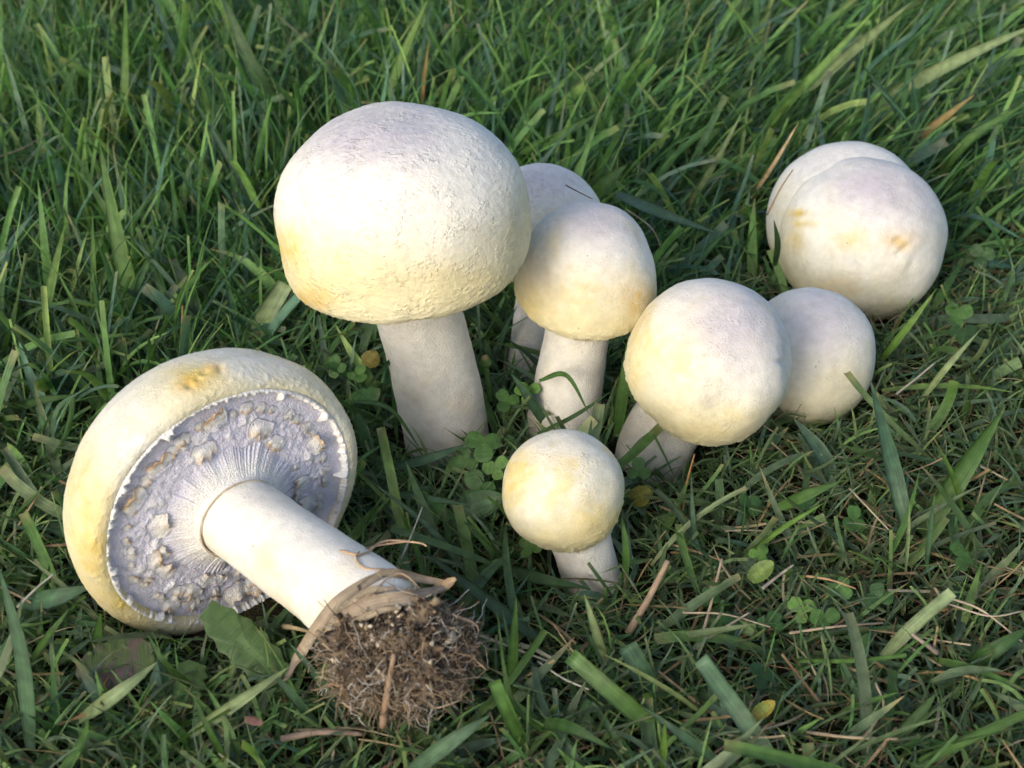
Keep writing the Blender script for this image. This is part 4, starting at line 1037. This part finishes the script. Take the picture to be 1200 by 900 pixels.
# ------------------------------------------------------------------ the lawn itself
def blades(n, x, y, length, width, lean, curl, head, twist, col, K=7, tip=None, lift=0.0, seg3=False, cutf=0.2, rs=1):
    """n grass blades in one go. lean: angle from vertical at the base, curl: bend along the blade, head: direction it leans to.
    returns V, F, C, UV after leaving out blades that would run into a mushroom"""
    r = np.random.default_rng(rs)
    s = np.linspace(0, 1, K)
    ang = lean[:, None] + curl[:, None] * s[None] ** 1.3
    ang = np.minimum(ang, 1.75)
    hd = head[:, None] + r.normal(0, .35, n)[:, None] * s[None]
    step = length[:, None] / (K - 1)
    dx = np.sin(ang) * np.cos(hd) * step; dy = np.sin(ang) * np.sin(hd) * step; dz = np.cos(ang) * step
    z0 = np.broadcast_to(lift, (n,))
    P = np.stack([x[:, None] + np.cumsum(dx, 1) - dx[:, :1], y[:, None] + np.cumsum(dy, 1) - dy[:, :1], z0[:, None] + np.cumsum(dz, 1) - dz[:, :1]], -1)
    floor_ = 0.05 + r.uniform(0, .7, n)[:, None] * s[None]
    P[..., 2] = np.where(P[..., 2] < floor_, floor_, P[..., 2])
    bad = np.zeros(n, bool)
    for ob in OBST:
        if ob[0] == 'e':
            _, c, R, a, h = ob
            q = P - c
            ha = q @ a
            rr_ = np.sqrt(np.maximum((q ** 2).sum(-1) - ha ** 2, 0))
            bad |= (((rr_ / (R + .12)) ** 2 + (ha / (h + .12)) ** 2) < 1).any(1)
        else:
            _, A, B, R = ob
            d = B - A; tq = np.clip(((P - A) @ d) / (d @ d), 0, 1)
            dist = np.linalg.norm(P - (A + tq[..., None] * d), axis=-1)
            bad |= (dist < R + .1).any(1)
    k = ~bad
    P, width, twist, col, hd, s_n = P[k], width[k], twist[k], col[k], hd[k], None
    n = len(P)
    T = unit(np.gradient(P, axis=1))
    Sx = np.stack([-np.sin(hd), np.cos(hd), 0 * hd], -1)
    Sx = unit(Sx - T * (Sx * T).sum(-1, keepdims=True))
    N = np.cross(T, Sx)
    tw = twist[:, None] + r.normal(0, .5, n)[:, None] * s[None]
    S2 = Sx * np.cos(tw)[..., None] + N * np.sin(tw)[..., None]
    N2 = np.cross(T, S2)
    cut = r.random(n) < cutf
    taper = np.where(cut[:, None], np.clip(1.02 - .12 * s[None] ** 2, 0, 1), np.clip(1 - s[None] ** 2.2, 0.03, 1)) * np.clip(.55 + 1.6 * s[None], 0, 1)
    W = width[:, None] * taper
    offs = [-1, 0, 1] if seg3 else [-1, 1]
    fold = r.uniform(.05, .35, n)[:, None, None] if seg3 else 0
    V = np.stack([P + S2 * (o * .5 * W)[..., None] + (N2 * (abs(o) * W)[..., None] * fold if seg3 else 0) for o in offs], 2)
    m = len(offs)
    f = grid_faces(K, m)
    F = (f[None] + (np.arange(n) * K * m)[:, None, None]).reshape(-1, 4)
    # colour: paler sheath at the foot, sometimes a dry tip
    foot = np.array([.16, .17, .06])
    C = col[:, None, :] * np.ones((1, K, 1))
    C = C + (foot - C) * (0.45 * sstep(.25, 0, s))[None, :, None]
    dry = ((r.random(n) < .2) & ~cut)[:, None, None] * sstep(.72, 1, s)[None, :, None] + (cut * r.uniform(0, .5, n))[:, None, None] * sstep(.9, 1, s)[None, :, None]
    C = C + (np.array([.40, .30, .16]) - C) * dry * .8
    C = np.repeat(C[:, :, None, :], m, 2)
    U = np.zeros((n, K, m, 2)); U[..., 0] = np.array(offs)[None, None]; U[..., 1] = s[None, :, None] * 8 + r.uniform(0, 60, n)[:, None, None]
    return V.reshape(-1, 3), F, C.reshape(-1, 3), U.reshape(-1, 2)

PAL = np.array([1.46, 1.60, 1.85]) * np.array([[.032, .080, .022], [.05, .115, .028], [.075, .15, .036], [.11, .19, .045], [.045, .10, .055], [.04, .08, .05], [.16, .21, .06], [.10, .15, .085]])
PW = np.array([.2, .22, .17, .1, .12, .09, .04, .06])

MUSH_XY = np.array([b1[:2], b3[:2], b4[:2], b5[:2], b6[:2], b7[:2]])
def tallness(x, y):
    "how tall the lawn stands (cm): long behind, short and trodden in front and on the right"
    back = sstep(60, 82, y + 0.10 * (-x))
    right = sstep(2, 14, x) * sstep(82, 66, y)
    h = 2.3 + 4.2 * back
    left = sstep(-6, -14, x) * sstep(50, 60, y)
    h = np.maximum(h, 4.6 * left)
    h = h * (1 - .45 * right)
    front = sstep(62, 52, y)
    h = h * (1 - .30 * front)
    d = np.min(np.hypot(x[:, None] - MUSH_XY[None, :, 0], y[:, None] + 1.8 - MUSH_XY[None, :, 1]), 1)
    h = h * (0.78 + .22 * sstep(2.0, 6.0, d))
    return h

def lawn(n, xr, yr, rs, wscale=1.0, dense=True):
    r = np.random.default_rng(rs)
    x = r.uniform(*xr, n); y = r.uniform(*yr, n)
    # tufts: keep more where a slow noise is high
    keep = fbm(np.stack([x * .28, y * .28, 0 * x], 1), 2) + r.normal(0, .45, n) > -.35
    x, y = x[keep], y[keep]; n = len(x)
    h = tallness(x, y)
    flat = np.clip(1.25 - h / 4.2, 0, 1)                     # short grass lies about
    L = h * r.uniform(.55, 1.35, n) * (1 + .5 * flat)
    lean = np.abs(r.normal(.12, .22, n)) + flat * r.uniform(0.1, 1.25, n)
    curl = r.gamma(2.0, .28, n) * (1 - .3 * flat) + .1
    head = r.uniform(0, 2 * math.pi, n)
    windy = sstep(-4, 10, x) * sstep(62, 78, y)              # behind on the right it is combed to the right
    toright = r.normal(.15, .7, n)
    head = np.where(r.random(n) < .75 * windy, toright, head)
    lean = lean + .28 * windy
    wide = r.random(n)
    W = np.where(wide < .60, r.uniform(.09, .2, n), np.where(wide < .91, r.uniform(.22, .40, n), r.uniform(.40, .62, n))) * wscale * (1 + .08 * sstep(64, 54, y))
    kind = r.choice(len(PAL), n, p=PW)
    C = PAL[kind] * r.uniform(.75, 1.25, (n, 1))
    slow = fbm(np.stack([x * .12 + 9, y * .12, 0 * x], 1), 2)
    dull = (.20 + .55 * sstep(-4, 10, x)) * sstep(74, 58, y) * r.uniform(0, 1, n)
    C = C + (np.array([.135, .17, .10]) * r.uniform(.6, 1.25, (n, 1)) - C) * dull[:, None]
    C = C * (1 + .18 * slow)[:, None] * np.array([1.0, 1.0, 1.0])
    return n, x, y, L, W, lean, curl, head, r.normal(0, .6, n), C

def emit(name, parts, label, mat):
    V, F, C, U = [], [], [], []
    k = 0
    for a in parts:
        V.append(a[0]); F.append(a[1] + k); C.append(a[2]); U.append(a[3]); k += len(a[0])
    return tag(obj(name, make_mesh(name, np.concatenate(V), np.concatenate(F), np.concatenate(C), np.concatenate(U)), mat), label, 'grass', None, 'stuff')

parts = []
n, x, y, L, W, le, cu_, hd, tw, C = lawn(21000, (-30, 30), (34, 124), 101)
parts.append(blades(n, x, y, L, W, le, cu_, hd, tw, C, K=7, seg3=True, rs=1, cutf=.22))
n, x, y, L, W, le, cu_, hd, tw, C = lawn(30000, (-30, 30), (34, 124), 102, .5)        # fine low grass between
parts.append(blades(n, x, y, L * .6, W, le + .25, cu_ * 1.3, hd, tw, C * .95, K=5, rs=2, cutf=.1))
r = np.random.default_rng(19)
n = 600                                                   # mown and trodden broad blades lying on top in front
x = r.uniform(-24, 24, n); y = r.uniform(36, 68, n)
d = np.min(np.hypot(x[:, None] - MUSH_XY[None, :, 0], y[:, None] + 1.5 - MUSH_XY[None, :, 1]), 1)
k = d > 2.4
x, y = x[k], y[k]; n = len(x)
BP = np.array([[.06, .12, .05], [.09, .145, .075], [.12, .17, .095], [.07, .15, .035], [.15, .20, .10], [.10, .18, .05]])
C = BP[r.integers(0, len(BP), n)] * r.uniform(.75, 1.25, (n, 1))
parts.append(blades(n, x, y, r.uniform(2.2, 5.5, n), r.uniform(.18, .5, n), r.uniform(.75, 1.5, n), r.normal(.1, .3, n), r.uniform(0, 6.28, n), r.normal(0, .45, n), C, K=8, seg3=True, rs=8, cutf=.45, lift=r.uniform(.1, 1.0, n)))
r = np.random.default_rng(29)
n = 13000                                                  # short fine growth at the bottom of the trodden part
x = r.uniform(-25, 25, n); y = r.uniform(35, 72, n)
C = PAL[r.choice(len(PAL), n, p=PW)] * r.uniform(.7, 1.3, (n, 1))
C = C + (np.array([.15, .185, .10]) - C) * r.uniform(0, .7, (n, 1))
parts.append(blades(n, x, y, r.uniform(.9, 2.6, n), r.uniform(.05, .17, n), r.uniform(.3, 1.3, n), r.gamma(2, .3, n), r.uniform(0, 6.28, n), r.normal(0, .7, n), C, K=5, rs=12, cutf=.3, lift=r.uniform(0, .8, n)))
r = np.random.default_rng(9)
n, x, y, L, W, le, cu_, hd, tw, C = lawn(26000, (-110, 110), (-20, 230), 103, 1.5)     # the lawn around, beyond the picture
out = (np.abs(x) > 29.5) | (y < 34.5) | (y > 123.5)
out &= ~((np.abs(x) < 14) & (y < 30))                      # where the photographer kneels the grass is pressed flat
sel = lambda a: a[out]
parts.append(blades(int(out.sum()), sel(x), sel(y), sel(L), sel(W), sel(le), sel(cu_), sel(hd), sel(tw), sel(C), K=5, rs=3, cutf=.2))
emit('lawn_grass', parts, 'dense green lawn grass, long behind and trodden in front', M_GRASS)

# dead thatch under and between the living grass, thicker on the right
r = np.random.default_rng(55)
n = 12000
x = r.uniform(-30, 30, n); y = r.uniform(34, 120, n)
w_ = .22 + .78 * sstep(3, 13, x) * sstep(84, 66, y) + .35 * sstep(56, 48, y)
k = r.random(n) < w_
x, y = x[k], y[k]; n = len(x)
SP = np.array([[.40, .31, .19], [.30, .22, .13], [.47, .40, .28], [.22, .15, .09], [.36, .24, .12], [.16, .13, .06]])
C = SP[r.integers(0, len(SP), n)] * r.uniform(.7, 1.15, (n, 1))
a = blades(n, x, y, r.uniform(.8, 3.4, n), r.uniform(.03, .11, n), r.uniform(1.1, 1.6, n), r.normal(.1, .25, n), r.uniform(0, 6.28, n), r.normal(0, .8, n), C, K=6, rs=7, cutf=.8, lift=r.uniform(.1, 1.0, n) * (0.5 + .5 * sstep(60, 45, y)))
emit('dead_thatch', [a], 'fine tan dead grass matted between the green blades', M_STRAW)
